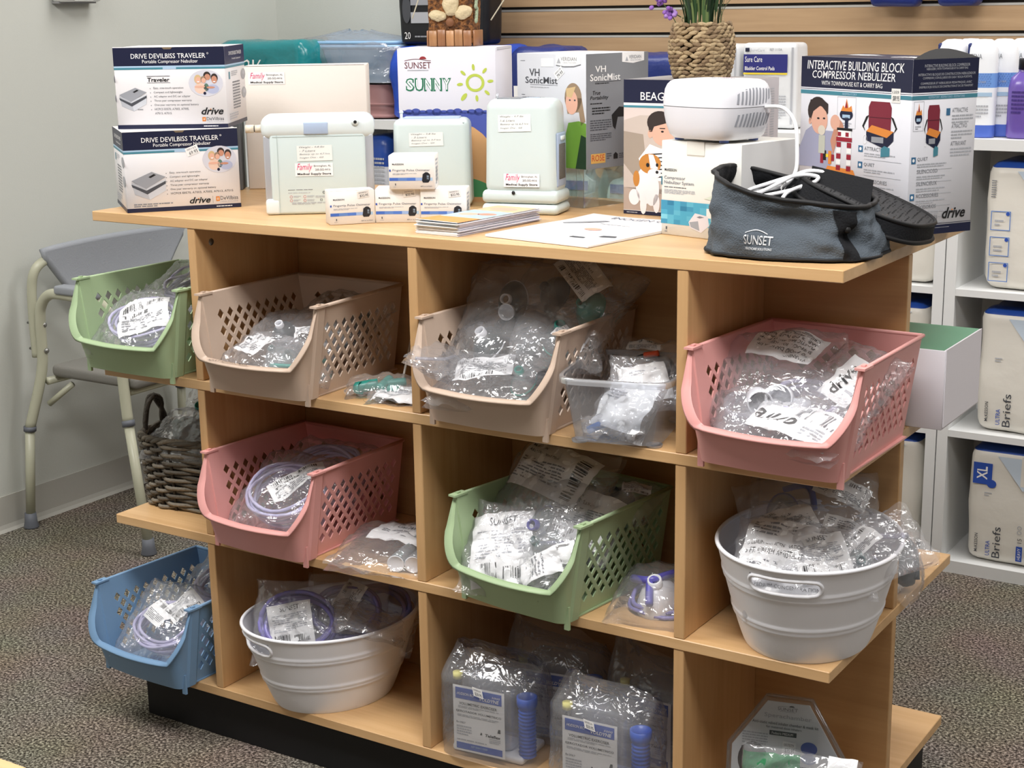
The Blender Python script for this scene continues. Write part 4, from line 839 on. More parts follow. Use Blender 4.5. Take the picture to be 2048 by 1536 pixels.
for i in range(5):
    f.rect(.36, .33 + .035 * i, .40, .36 + .035 * i, (RED, WHITE)[i % 2], 4); f.rect(.455, .33 + .035 * i, .495, .36 + .035 * i, (RED, WHITE)[i % 2], 4)
f.rect(.355, .505, .5, .53, RED, 4); f.rect(.37, .53, .49, .575, WHITE, 4); f.rect(.36, .57, .5, .585, BLACK, 5); f.rect(.37, .535, .4, .56, RED, 5); f.rect(.44, .535, .47, .56, RED, 5); f.poly([(.25, .3), (.55, .29), (.52, .34), (.28, .35)], ORANGE, 3); f.rect(.43, .585, .46, .65, NAVY, 4)
for k, m in enumerate((RED, BLACK, YELLOW, ORANGE, RED)): f.rect(.21 + .025 * k, .36 + .02 * (k % 3), .24 + .025 * k, .42 + .02 * (k % 2), m, 4)
f.poly([(.26, .26), (.56, .25), (.56, .3), (.26, .31)], BLUE, 2)
def townhouse(q, u, v, k):
    q.frame(u - .085 * k, v - .1 * k, u + .085 * k, v + .085 * k, .0006, LGREY, 2); q.ell(u, v - .02 * k, .06 * k, .035 * k, NAVY, 3); q.rect(u - .035 * k, v - .04 * k, u + .035 * k, v - .02 * k, LBLUE, 4); q.poly([(u - .05 * k, v), (u - .03 * k, v + .035 * k), (u - .015 * k, v + .02 * k), (u, v + .075 * k), (u + .02 * k, v + .02 * k), (u + .045 * k, v + .035 * k), (u + .055 * k, v)], ORANGE, 4); q.poly([(u - .012 * k, v + .02 * k), (u, v + .06 * k), (u + .012 * k, v + .02 * k)], RED, 5); q.greek(u - .05 * k, v - .09 * k, u + .05 * k, v - .065 * k, 2, LGREY)
def backpack(q, u, v, k):
    MAR = M('print_backpack', (126, 40, 56), .6); q.poly([(u - .1 * k, v), (u - .105 * k, v + .15 * k), (u - .085 * k, v + .185 * k), (u + .085 * k, v + .185 * k), (u + .105 * k, v + .15 * k), (u + .1 * k, v)], MAR, 3); q.rect(u - .1 * k, v + .085 * k, u + .1 * k, v + .09 * k, M('print_backpack_dark', (80, 22, 36), .6), 4)
    for s_ in (-1, 1): q.poly([(u + s_ * .1 * k, v + .1 * k), (u + s_ * .125 * k, v + .09 * k), (u + s_ * .16 * k, v + .03 * k), (u + s_ * .13 * k, v - .0 * k), (u + s_ * .145 * k, v + .03 * k), (u + s_ * .118 * k, v + .07 * k)][::s_], BLACK, 4)
    q.poly([(u - .12 * k, v + .0 * k), (u - .07 * k, v + .04 * k), (u + .13 * k, v + .01 * k), (u + .07 * k, v - .03 * k)], ORANGE, 5); q.poly([(u - .12 * k, v), (u + .07 * k, v - .03 * k), (u + .13 * k, v + .01 * k), (u + .13 * k, v - .045 * k), (u + .06 * k, v - .1 * k), (u - .12 * k, v - .055 * k)], NAVY, 4); q.rect(u - .07 * k, v - .065 * k, u + .04 * k, v - .03 * k, STEEL, 5)
    q.poly([(u + .02 * k, v - .1 * k), (u + .05 * k, v - .08 * k), (u + .1 * k, v - .09 * k), (u + .1 * k, v - .14 * k), (u + .02 * k, v - .15 * k)], TEAL, 5); q.ring(u - .13 * k, v - .05 * k, .02 * k, .03 * k, .15, WHITE, 4, 12)
townhouse(f, .44, .685, 1); backpack(f, .74, .58, .95); townhouse(g, .11, .69, .9); backpack(g, .34, .58, .88)
def feat(q, u, v, title, sc=1.0, icon=True):
    if icon: q.rect(u, v - .005, u + .045 * sc, v + .033, M('print_icon', (58, 108, 146), .5), 2); q.ell(u + .022 * sc, v + .014, .012 * sc, .01, WHITE, 3, 10)
    q.text(title, u + .06 * sc, v + .008, u + (.06 + .021 * len(title)) * sc, v + .03, GREY, 3); q.greek(u + .06 * sc, v - .03, u + .36 * sc, v - .004, 2, LGREY); q.rect(u + .06 * sc, v - .045, u + .42 * sc, v - .043, LGREY, 2)
for v, tt in ((.46, 'ATTRACTIVE'), (.365, 'QUIET'), (.27, 'ACCESSORIES')): feat(f, .56, v, tt, .9)
for v, tt, ic in ((.68, 'ATTRACTIVE', 1), (.59, 'ATRACTIVO', 0), (.49, 'ATTRAYANT', 0)): g.rect(.53, v, .59, v + .04, M('print_icon', (58, 108, 146), .5), 2) if ic else None; g.text(tt, .62, v + .015, .86, v + .04, GREY, 3); g.greek(.62, v - .05, .95, v + .005, 3, LGREY)
for v, tt, ic in ((.42, 'QUIET', 1), (.35, 'SILENCIOSO', 0), (.28, 'SILENCIEUX', 0), (.21, 'ACCESSORIES', 1), (.145, 'ACCESORIOS', 0), (.08, 'ACCESSOIRES', 0)): feat(g, .03, v, tt, 1.5, ic)
for v, tt, a, b in ((.955, 'INTERACTIVE BUILDING BLOCK COMPRESSOR', .17, .86), (.935, 'NEBULIZER | WITH TOWNHOUSE KIT & CARRY BAG', .2, .83), (.905, 'INTERACTIVO BLOQUE DE CONSTRUCCION NEBULIZADOR', .08, .95), (.885, 'COMPRESOR | CON EL JUEGO DE CASA Y BOLSA PORTATIL', .15, .9), (.855, 'COMPRESSEUR ET NEBULISEUR PEDIATRIQUE | AVEC', .12, .9), (.835, 'ENSEMBLE DE JEU DE BLOC DE CONSTRUCTION ET SAC DE TRANSPORT', .1, .92)): g.text(tt, a, v, b, v + .016, LGREY, 3)
g.text('RESPIRATORY - RESPIRATORIO - RESPIRATOIRE', .25, .78, .8, .793, LBLUE, 3)
g.rect(0, 0, 1, .052, NAVY, 1); g.rect(0, .058, 1, .061, NAVY, 1); f.rect(0, 0, 1, .052, NAVY, 1); drive_logo(g, .54, .085, .9, .15)
c.top.text('drive', .62, .3, .86, .62, WHITE, 3, .03, .3); c.top.rect(.1, .55, .3, .75, WHITE, 2); c.top.greek(.33, .5, .5, .65, 1, LGREY)
# raised curved flap on the right side
mb = c.mb
for i in range(10):
    a, b = i / 10, (i + 1) / 10; q = lambda s_: Vector((wd - .0005 - .012 * sin(pi * s_), d * s_, h + .016 * sin(pi * s_)))
    mb.add([(wd - .0005, d * a, h), (wd - .0005, d * b, h), q(b), q(a)], [(0, 1, 2, 3)], BLACK)
ib = c.done('building_block_box', 'tall navy and white building block nebulizer box at the right end of the island top', 'box', 1.2684, .5074, ZT, -30.8)
sticker(ib, 'price_sticker', (.242, 0, .215), (1, 0, 0), (0, 0, 1), .022, .023, price_label('1359', '$89.95'), M('sticker_white', (236, 234, 228), .5))

# ---- brochures and catalogue
BW, BD, n_b = .0935, .236, 14
cov = MB(); th = .0015
def bro(mb, cover):
    V_ = []
    mb.grid(lambda u, v: Vector((u * BW, v * BD, th * .9)), 4, 6, WHITE, False); mb.grid(lambda u, v: Vector((u * BW, v * BD, th * .1)), 4, 6, PAPER, False, True)
    mb.box(0, 0, th * .1, BW, .0004, th * .9, PAPER); mb.box(0, BD - .0004, th * .1, BW, BD, th * .9, PAPER); mb.box(0, 0, th * .1, .0004, BD, th * .9, PAPER); mb.box(BW - .0004, 0, th * .1, BW, BD, th * .9, M('paper_edge_lilac', (206, 206, 226), .6))
b0 = MB(); bro(b0, False); rg = random.Random(3)
b0.box(.004, .004, th * .9, BW - .004, BD * .1, th * .92, LBLUE)
first = b0.build('brochure', None, (.7607, .0345, ZT + .0005), (0, 0, rad(-4.3))); tag(first, 'narrow brochure in the stack beside the catalogue, below its top sheet', 'brochure', 'brochures in the stack on the island top')
for k in range(1, n_b):
    o = first.copy(); COL.objects.link(o); o.location = (.7607 + rg.uniform(-.003, .003), .0345 + rg.uniform(-.004, .004), ZT + .0005 + k * .00155); o.rotation_euler = (0, 0, rad(-4.3 + rg.uniform(-1.2, 1.2)))
mb = MB(); curl = lambda u, v, off=0: Vector((u * BW, v * BD, .0012 + .006 * max(0, (.25 - v)) * 1.3 * (1 - u * .6) + off)); mb.grid(lambda u, v: curl(u, v), 6, 16, WHITE); mb.grid(lambda u, v: curl(u, v, -.0008), 6, 16, PAPER, True, True)
f = Face(mb, lambda u, v, off: curl(u, v, off), BW, BD, 3); f.rect(0, .02, 1, .28, ORANGE, 1, 1); f.rect(.02, .3, .98, .66, LBLUE, 1); f.ell(.35, .45, .22, .07, SKIN, 2); f.ell(.7, .5, .2, .06, SKIN2, 2); f.rect(.02, .68, .98, .97, M('print_apricot', (230, 190, 150), .5), 1); f.ell(.5, .8, .3, .08, SKIN, 2); f.ell(.25, .14, .2, .06, HAIR, 2)
tag(mb.build('brochure', None, (.7607, .033, ZT + .0005 + n_b * .00155), (0, 0, rad(-5.2))), 'top brochure of the stack with a colour photo cover', 'brochure')
CW, CD = .222, .295
mb = MB(); wv = lambda u, v, o=0: Vector((u * CW, v * CD, .0042 + .004 * max(0, v - .75) * 4 * .8 + .0012 * sin(u * 5 + v * 3) + o))
mb.grid(lambda u, v: wv(u, v), 12, 14, M('catalogue_cover', (246, 245, 246), .35)); mb.grid(lambda u, v: Vector((u * CW, v * CD, .0004)), 1, 1, PAPER, False, True)
for k, (a, b) in enumerate((((0, 0), (1, 0)), ((1, 0), (1, 1)), ((1, 1), (0, 1)), ((0, 1), (0, 0)))):
    for i in range(14):
        p, q = [Vector((a[0] + (b[0] - a[0]) * s_, a[1] + (b[1] - a[1]) * s_, 0)) for s_ in (i / 14, (i + 1) / 14)]; mb.add([(p.x * CW, p.y * CD, .0004), (q.x * CW, q.y * CD, .0004), wv(q.x, q.y), wv(p.x, p.y)], [(0, 1, 2, 3)], PAPER)
f = Face(mb, lambda u, v, off: wv(u, v, off + .0003), CW, CD, 6); f.text('INOGEN ONE', .28, .90, .93, .955, M('print_steel_blue', (110, 120, 140), .5), 3); f.greek(.35, .72, .7, .74, 1, LGREY); f.ell(.5, .52, .075, .045, M('print_coral', (238, 170, 150), .5), 2); f.poly([(.08, .62), (.3, .83), (.36, .82), (.12, .6)], LGREY, 2); f.poly([(.6, .2), (.72, .22), (.72, .25), (.6, .24)], DGREY, 2); f.poly([(.78, .3), (.92, .32), (.9, .36), (.78, .35)], DGREY, 2); f.greek(.5, .2, .56, .22, 1, LGREY); f.greek(.7, .62, .85, .64, 1, LGREY)
tag(mb.build('catalogue', None, (.8925, .0525, ZT + .0004), (0, 0, rad(-9))), 'white glossy catalogue lying flat near the front edge of the island top', 'catalogue')

# ---- grey carry bag with its dark mesh lid
BAGG = M('bag_grey', (86, 94, 102), .8, spec=.2, bump=(420, .35)); BAGK = M('bag_black', (26, 27, 30), .75, spec=.2, bump=(300, .2)); TRIM = M('bag_trim', (14, 14, 16), .6)
bx, by = 1.418, .138
t = thing('carry_bag', 'grey soft carry bag with SUNSET lettering and an opened black mesh lid', 'bag', (bx, by, ZT + .0006), (0, 0, rad(10)))
def bagwall(u, v, inset=0):
    a = 2 * pi * u; ca, sa = cos(a), sin(a); e_ = .72
    x = .137 * math.copysign(abs(ca) ** e_, ca); y = .108 * math.copysign(abs(sa) ** e_, sa)
    hgt = .088 + .034 * max(0, -ca) + .006 * max(0, sa) - .014 * max(0, ca)
    sc = 1 - .07 * v + (.05 * sin(pi * v)) * (0.4 + .3 * sin(3 * a)); sag = .010 * sin(pi * v) * noise.noise(Vector((ca * 2.2, sa * 2.2, v * 2))) + .005 * noise.noise(Vector((ca * 6, sa * 6, v * 6)))
    dent = -.026 * math.exp(-((a - 4.75) / .28) ** 2) * math.exp(-((v - .62) / .22) ** 2) - .022 * math.exp(-((a - 5.5) / .22) ** 2) * math.exp(-((v - .42) / .16) ** 2)
    k = sc + (sag + dent - inset) / .12
    return Vector((x * k - .012 * v * max(0, ca), y * k, .003 + hgt * v))
mb = MB(); mb.grid(lambda u, v: bagwall(u, v), 96, 18, BAGG); mb.grid(lambda u, v: bagwall(u, v, .003), 96, 18, BAGK, True, True); mb.grid(lambda u, v: bagwall(u, .02).lerp(Vector((0, 0, .004)), v), 96, 4, BAGK); bbod = mb.build('bag_body', t)
mb = MB(); mb.tube([bagwall(k / 80, 1.0) for k in range(80)], .0042, TRIM, 6, closed=True); mb.build('top_binding', t)
mb = MB(); mb.tube([bagwall(k / 80, .02) + Vector((0, 0, -.0005)) for k in range(80)], .0028, TRIM, 6, closed=True); mb.build('base_piping', t)
fa = Face(mb := MB(), lambda u, v, off: (lambda p: p + (p - Vector((0, 0, p.z))).normalized() * (off + .0012))(bagwall(.705 + .038 * u, .14 + .32 * v)), .04, .03, 4)
SV = M('print_silver_thread', (206, 208, 210), .5); fa.text('SUNSET', 0, .25, 1, .72, SV, 3, .008); fa.text('HEALTHCARE SOLUTIONS', .05, 0, 1.0, .12, SV, 3, .01)
for k in range(14):
    q = lambda s_: .78 + .16 * sin(pi * s_); a, b = k / 14, (k + 1) / 14; fa.poly([(a * .8, q(a)), (b * .8, q(b)), (b * .8, q(b) + .04), (a * .8, q(a) + .04)], SV, 3)
mb.build('printed_logo', bbod)
mb = MB(); sf = lambda u, v: (lambda p: p + (p - Vector((0, 0, p.z))).normalized() * .003)(bagwall(.865 + .045 * (u - .5) * (1 + 1.3 * max(0, v - .55)), v * .92)); mb.grid(sf, 6, 14, BAGK); sst = mb.build('side_strap', bbod)
mb = MB(); q = bagwall(.868, .55); mb.ell(q + q.normalized() * .004, .006, .006, .006, TRIM, 12, 8); mb.build('snap_button', t)
MESH = bpy.data.materials.new('bag_mesh'); MESH.use_nodes = True; nt = MESH.node_tree; L = nt.links.new; pb = nt.nodes['Principled BSDF']; pb.inputs['Base Color'].default_value = (.012, .012, .014, 1); pb.inputs['Roughness'].default_value = .7
tc = nt.nodes.new('ShaderNodeTexCoord'); vo = nt.nodes.new('ShaderNodeTexVoronoi'); vo.inputs['Scale'].default_value = 190; vo.inputs['Randomness'].default_value = .25; mt = nt.nodes.new('ShaderNodeMath'); mt.operation = 'LESS_THAN'; mt.inputs[1].default_value = .30; iv = nt.nodes.new('ShaderNodeMath'); iv.operation = 'SUBTRACT'; iv.inputs[0].default_value = 1
L(tc.outputs['Object'], vo.inputs['Vector']); L(vo.outputs['Distance'], mt.inputs[0]); L(mt.outputs[0], iv.inputs[1]); L(iv.outputs[0], pb.inputs['Alpha'])
# lid: a shallow rounded tray folded over to the right, resting on the island edge
lidm = Matrix.Translation((.084, .104, .056)) @ Matrix.Rotation(rad(-14), 4, 'Z') @ Matrix.Rotation(rad(20), 4, 'Y') @ Matrix.Rotation(rad(-4), 4, 'X')
def lidp(a, r, z): e_ = .7; return lidm @ Vector((.112 * r * math.copysign(abs(cos(a)) ** e_, cos(a)), .098 * r * math.copysign(abs(sin(a)) ** e_, sin(a)), z))
mb = MB(); mb.grid(lambda u, v: lidp(2 * pi * u, .96 + .04 * v, .018 - .026 * v), 72, 6, BAGK); mb.grid(lambda u, v: lidp(2 * pi * u, .95 + .04 * v, .016 - .024 * v), 72, 6, BAGK, True, True); mb.tube([lidp(2 * pi * k / 72, 1, -.008) for k in range(72)], .004, TRIM, 6, closed=True); mb.tube([lidp(2 * pi * k / 72, .95, .018) for k in range(72)], .0035, TRIM, 6, closed=True); lrm = mb.build('lid_rim', t)
mb = MB(); mb.grid(lambda u, v: lidp(2 * pi * u, .95 * (1 - v), .018 + .008 * v), 72, 8, MESH); mb.build('lid_mesh', lrm)
mb = MB(); mb.grid(lambda u, v: Vector((.005 + .10 * u, .045 + .03 * v - .02 * u, .125 - .018 * u - .05 * (1 - v))), 8, 6, BAGK); mb.grid(lambda u, v: Vector((.005 + .10 * u, .048 + .03 * v - .02 * u, .125 - .018 * u - .05 * (1 - v))), 8, 6, BAGK, True, True); mb.build('inner_pocket', t)
# ---------------------------------------------------------------- stacking bins
BH, BXP, BXB, BYB = .173, .138, .127, .272
def bin_x(z): return .112 + (BXP - .112) * (z / BH)
def lattice(mb, P, A, B, u0, u1, v0, v1, n, m, th, mat):
    """wall sheet over a in 0..A, b in 0..B with a diamond lattice inside u0..u1, v0..v1; P(a, b, off) -> point"""
    polys = []
    NA = 8
    def strip(a0, a1, b0, b1):
        k = max(1, int((a1 - a0) / A * NA + .5))
        for i in range(k): polys.append(([(a0 + (a1 - a0) * i / k, b0), (a0 + (a1 - a0) * (i + 1) / k, b0), (a0 + (a1 - a0) * (i + 1) / k, b1), (a0 + (a1 - a0) * i / k, b1)], False))
    strip(0, A, 0, v0); strip(0, A, v1, B); strip(0, u0, v0, v1); strip(u1, A, v0, v1)
    w_ = (u1 - u0) / (2 * n); h_ = (v1 - v0) / (2 * m); kk = .66
    for i in range(2 * n + 1):
        for j in range(2 * m + 1):
            if (i + j) % 2: continue
            cx, cy = u0 + i * w_, v0 + j * h_; D = [(cx - w_, cy), (cx, cy - h_), (cx + w_, cy), (cx, cy + h_)]
            if 0 < i < 2 * n and 0 < j < 2 * m:
                I = [(cx + (a - cx) * kk, cy + (b - cy) * kk) for a, b in D]
                for q in range(4): polys.append(([D[q], D[(q + 1) % 4], I[(q + 1) % 4], I[q]], True))
            else:
                D = [(min(u1, max(u0, a)), min(v1, max(v0, b))) for a, b in D]
                E_ = []
                for p in D:
                    if not E_ or (abs(E_[-1][0] - p[0]) + abs(E_[-1][1] - p[1])) > 1e-9: E_.append(p)
                if i in (0, 2 * n) and j in (0, 2 * m): E_ = E_ if len(E_) >= 3 else []
                # clamp gives the half diamond; add the centre so quarters stay triangles
                if len(E_) >= 3: polys.append((E_, False))
    for pl, hole in polys:
        o = [P(a, b, 0) for a, b in pl]; i_ = [P(a, b, th) for a, b in pl]; k = len(pl); V_ = o + i_
        F_ = [list(range(k)), [k + x for x in range(k)][::-1]]
        if hole: F_.append((2, 3, k + 3, k + 2))
        mb.add(V_, F_, mat, False)
def make_bin(name, label, mat, x, y, z, deg):
    t = thing(name, label, 'bin', (x, y, z + .0005), (0, 0, rad(deg)), 'open-front stacking bins in the island cubbies')
    mb = MB()
    for s_ in (-1, 1):   # lattice side walls
        def P(a, b, off, s_=s_):
            k = a / BYB; xo = bin_x(b) * (1 - k) + (bin_x(b) - .008) * k - off; return Vector((s_ * xo, a, b))
        lattice(mb, P, BYB, BH, .026, BYB - .012, .018, .146, 9, 4, .0025, mat)
        mb.tube([Vector((s_ * (bin_x(BH) + .0012 - .008 * k), .02 + (BYB - .02) * k, BH - .001)) for k in (0, .5, 1)], .0035, mat, 6)
    def PB(a, b, off): return Vector((a - .119 - (0), BYB - off - .0 + .010 * (b / BH) - .010, b)) if True else None
    xb = lambda b: bin_x(b) - .008
    def PB(a, b, off): return Vector(((a / .24 - .5) * 2 * xb(b), BYB - off, b))
    lattice(mb, PB, .24, BH, .03, .21, .03, .146, 6, 4, .0025, mat)
    mb.tube([Vector((-xb(BH), BYB, BH - .001)), Vector((xb(BH), BYB, BH - .001))], .0035, mat, 6)
    # front shell
    path = [(0.0, 0.0)]; r = .022; yf = -.028
    N_ = 34; pts = []
    for k in range(6): pts.append((-1, -k / 5 * .35, 0))          # flank (x side, y fraction, bulge)
    for k in range(1, 9):
        a = k / 8 * pi / 2; pts.append((-1 + .20 * (1 - cos(a)), -.35 - .65 * sin(a), 0))
    for k in range(1, 14): pts.append((-.8 + 1.6 * k / 14, -1 - .22 * sin(pi * k / 14), 0))
    R_ = [(-a, b, c_) for a, b, c_ in pts[:14]][::-1]; pts += R_
    nP = len(pts)
    def htop(i):
        j = min(i, nP - 1 - i)
        if j >= 13: return .064 - .002 * sin(pi * (i - 13) / (nP - 27))
        s_ = j / 13.0; e_ = 1 - s_; return .064 + (BH + .002 - .064) * (e_ ** 1.25 if e_ < .92 else e_ ** 1.25)
    def sh(i, v, off=0):
        a, b, _ = pts[i]; zz = v * htop(i); xx = bin_x(zz) + .002; yy = -.020 - .020 * min(1, zz / .07) - .012 * max(0, (zz - .07) / .1)
        q = Vector((a * xx, -b * yy * 1.0, zz)); 
        n_ = Vector((a, b * .8, 0)).normalized() if abs(a) > .7 else Vector((0, -1, 0)); return q - n_ * off
    for off, flip in ((0, False), (.003, True)):
        V_ = [sh(i, v / 7, off) for v in range(8) for i in range(nP)]; F_ = []
        for v in range(7):
            for i in range(nP - 1):
                q = (v * nP + i, v * nP + i + 1, (v + 1) * nP + i + 1, (v + 1) * nP + i); F_.append(q[::-1] if flip else q)
        mb.add(V_, F_, mat, True)
    # flared rim lip following the front opening
    rows = []
    for i in range(nP):
        q = sh(i, 1.0); a, b, _ = pts[i]; d_ = Vector((a * 1.0, -.55 if abs(a) > .79 else -1.0, 0)) if abs(a) > .6 else Vector((0, -1, 0)); d_ = d_.normalized()
        j = min(i, nP - 1 - i); w_ = .012 * min(1, (j + 1.5) / 7)
        q0 = q - d_ * .003; q1 = q + d_ * w_ + Vector((0, 0, -.002)); q2 = q1 + Vector((0, 0, -.0045)); q3 = q + Vector((0, 0, -.0055)); rows.append((q0, q1, q2, q3))
    V_ = [p for r_ in rows for p in r_]; F_ = []
    for i in range(nP - 1):
        for k in range(3): F_.append((i * 4 + k, i * 4 + k + 1, (i + 1) * 4 + k + 1, (i + 1) * 4 + k))
    mb.add(V_, F_, mat, True)
    # floor of the bin
    fl = [(-.112, BYB)] + [(sh(i, 0).x, sh(i, 0).y) for i in range(nP)] + [(.112, BYB)]
    mb.prism(fl, .0005, .003, mat)
    for s_ in (-1, 1):   # post strips between the flank and the lattice
        V_ = []
        for k in range(7):
            zz = BH * k / 6; xx = bin_x(zz); V_ += [(s_ * (xx + .0015), -.004, zz), (s_ * (xx + .0055), .002, zz), (s_ * (xx + .0055), .020, zz), (s_ * (xx + .0015), .026, zz), (s_ * (xx - .004), .024, zz), (s_ * (xx - .004), -.002, zz)]
        F_ = []
        for k in range(6):
            for j in range(6):
                q = (k * 6 + j, k * 6 + (j + 1) % 6, (k + 1) * 6 + (j + 1) % 6, (k + 1) * 6 + j); F_.append(q if s_ > 0 else q[::-1])
        F_.append([36 + j for j in range(6)]); mb.add(V_, F_, mat, False)
    body = mb.build('basket_body', t)
    for s_ in (-1, 1):
        k = MB(); k.box(-.008, -.010, 0, .008, .024, .0035, mat); k.box(-.003, .002, .0034, .003, .010, .006, mat); k.build('stacking_tab', body, (s_ * (BXP + .001), 0, BH - .001))
        k = MB(); k.box(-.005, -.002, -.011, .005, .003, .03, mat); k.build('foot', body, (s_ * (bin_x(0) + .0035), -.0085, 0))
    return t
BEI = M('bin_beige', (198, 176, 158), .42, spec=.35); PNK = M('bin_pink', (222, 160, 155), .42, spec=.35); GRN = M('bin_green', (164, 186, 146), .42, spec=.35); BLU = M('bin_blue', (120, 154, 188), .42, spec=.35)
BINS = {}
for key, lab, mat, x, y, z, a in (('pinkR', 'pink stacking bin of drive bags in the top right cubby', PNK, 1.446, -.008, Z1, -2), ('beige1', 'beige stacking bin with handwriting on its rim, in the top left cubby', BEI, .434, -.0165, Z1, .3),
                           ('beige2', 'beige stacking bin heaped with dark masks, in the top middle cubby', BEI, .934, -.005, Z1, -1), ('pinkM', 'pink stacking bin of coiled tubing in the middle left cubby', PNK, .412, -.012, Z2, -2.5),
                           ('greenM', 'green stacking bin of labelled mask bags in the centre cubby', GRN, .987, -.012, Z2, -8), ('greenL', 'green stacking bin on the left end of the upper shelf, before the grey chair', GRN, .088, -.005, Z1, -.8), ('blue', 'blue stacking bin at the left end of the bottom shelf', BLU, .089, -.0265, Z3, -3)):
    BINS[key] = (make_bin('stacking_bin', lab, mat, x, y, z, a), x, y, z, rad(a))
mb = MB(); f = Face.flat(mb, (-.085, -.0535, .0632), (1, -.02, 0), (0, .98, .16), .1, .009, 2); f.text('ADULT AEROSOL MASK', 0, .15, 1, .8, M('marker_black', (60, 48, 40), .6), 1, .004, .2); mb.build('handwriting', BINS['beige1'][0])

# ---------------------------------------------------------------- clear bags and what is in them
LAV = M('tubing_lavender', (196, 192, 226), .15, spec=.7); LAVD = M('tubing_violet', (134, 128, 190), .2, spec=.6); CLR = film('clear_tubing', (226, 226, 240), .22, .45, .12, 10, 0); MCL = film('mask_clear', (206, 222, 222), .2, .4, .15, 12, .1)
MDK = M('mask_dark', (58, 66, 70), .35, spec=.5); MTL = M('mask_teal', (44, 140, 128), .35, spec=.5); MWH = M('cup_frosted', (228, 230, 236), .3, spec=.5); PURM = M('mask_purple', (96, 92, 176), .3, spec=.5)
def coil(mb, R, r, turns, mat, c, sx=1.0, sy=.75, seed=0, zr=.02):
    rg = random.Random(seed); pts = []
    for k in range(int(turns * 26)):
        a = 2 * pi * k / 26; q = R * (1 + .09 * sin(a * .37 + seed)); pts.append((c[0] + q * sx * cos(a) + .004 * sin(a * .61), c[1] + q * sy * sin(a) + .004 * cos(a * .83), c[2] + zr * (.5 + .5 * sin(a * .23 + seed)) + .004 * sin(a * 3.1)))
    mb.tube(pts, r, mat, 6)
def mask(mb, c, s_, mat, tilt=0, conn=None, rotz=0):
    R3 = Matrix.Rotation(rotz, 3, 'Z') @ Matrix.Rotation(tilt, 3, 'X'); n0 = len(mb.v)
    mb.lathe([(1.0, 0), (1.04, .003 / s_ * s_), (.96, .25 * s_), (.75, .55 * s_), (.45, .75 * s_), (.28, .8 * s_)], mat, 20, .62 * s_, .85 * s_)
    mb.lathe([(.28, .78 * s_), (.26, 1.05 * s_), (.2, 1.05 * s_), (.2, .8 * s_)], conn or mat, 14, s_ * .85, s_ * .85)
    mb.tube([(.63 * s_ * cos(2 * pi * k / 20), .87 * s_ * sin(2 * pi * k / 20), .001) for k in range(20)], .05 * s_, conn or mat, 6, closed=True)
    for i in range(n0, len(mb.v)): mb.v[i] = tuple(R3 @ Vector(mb.v[i]) + Vector(c))
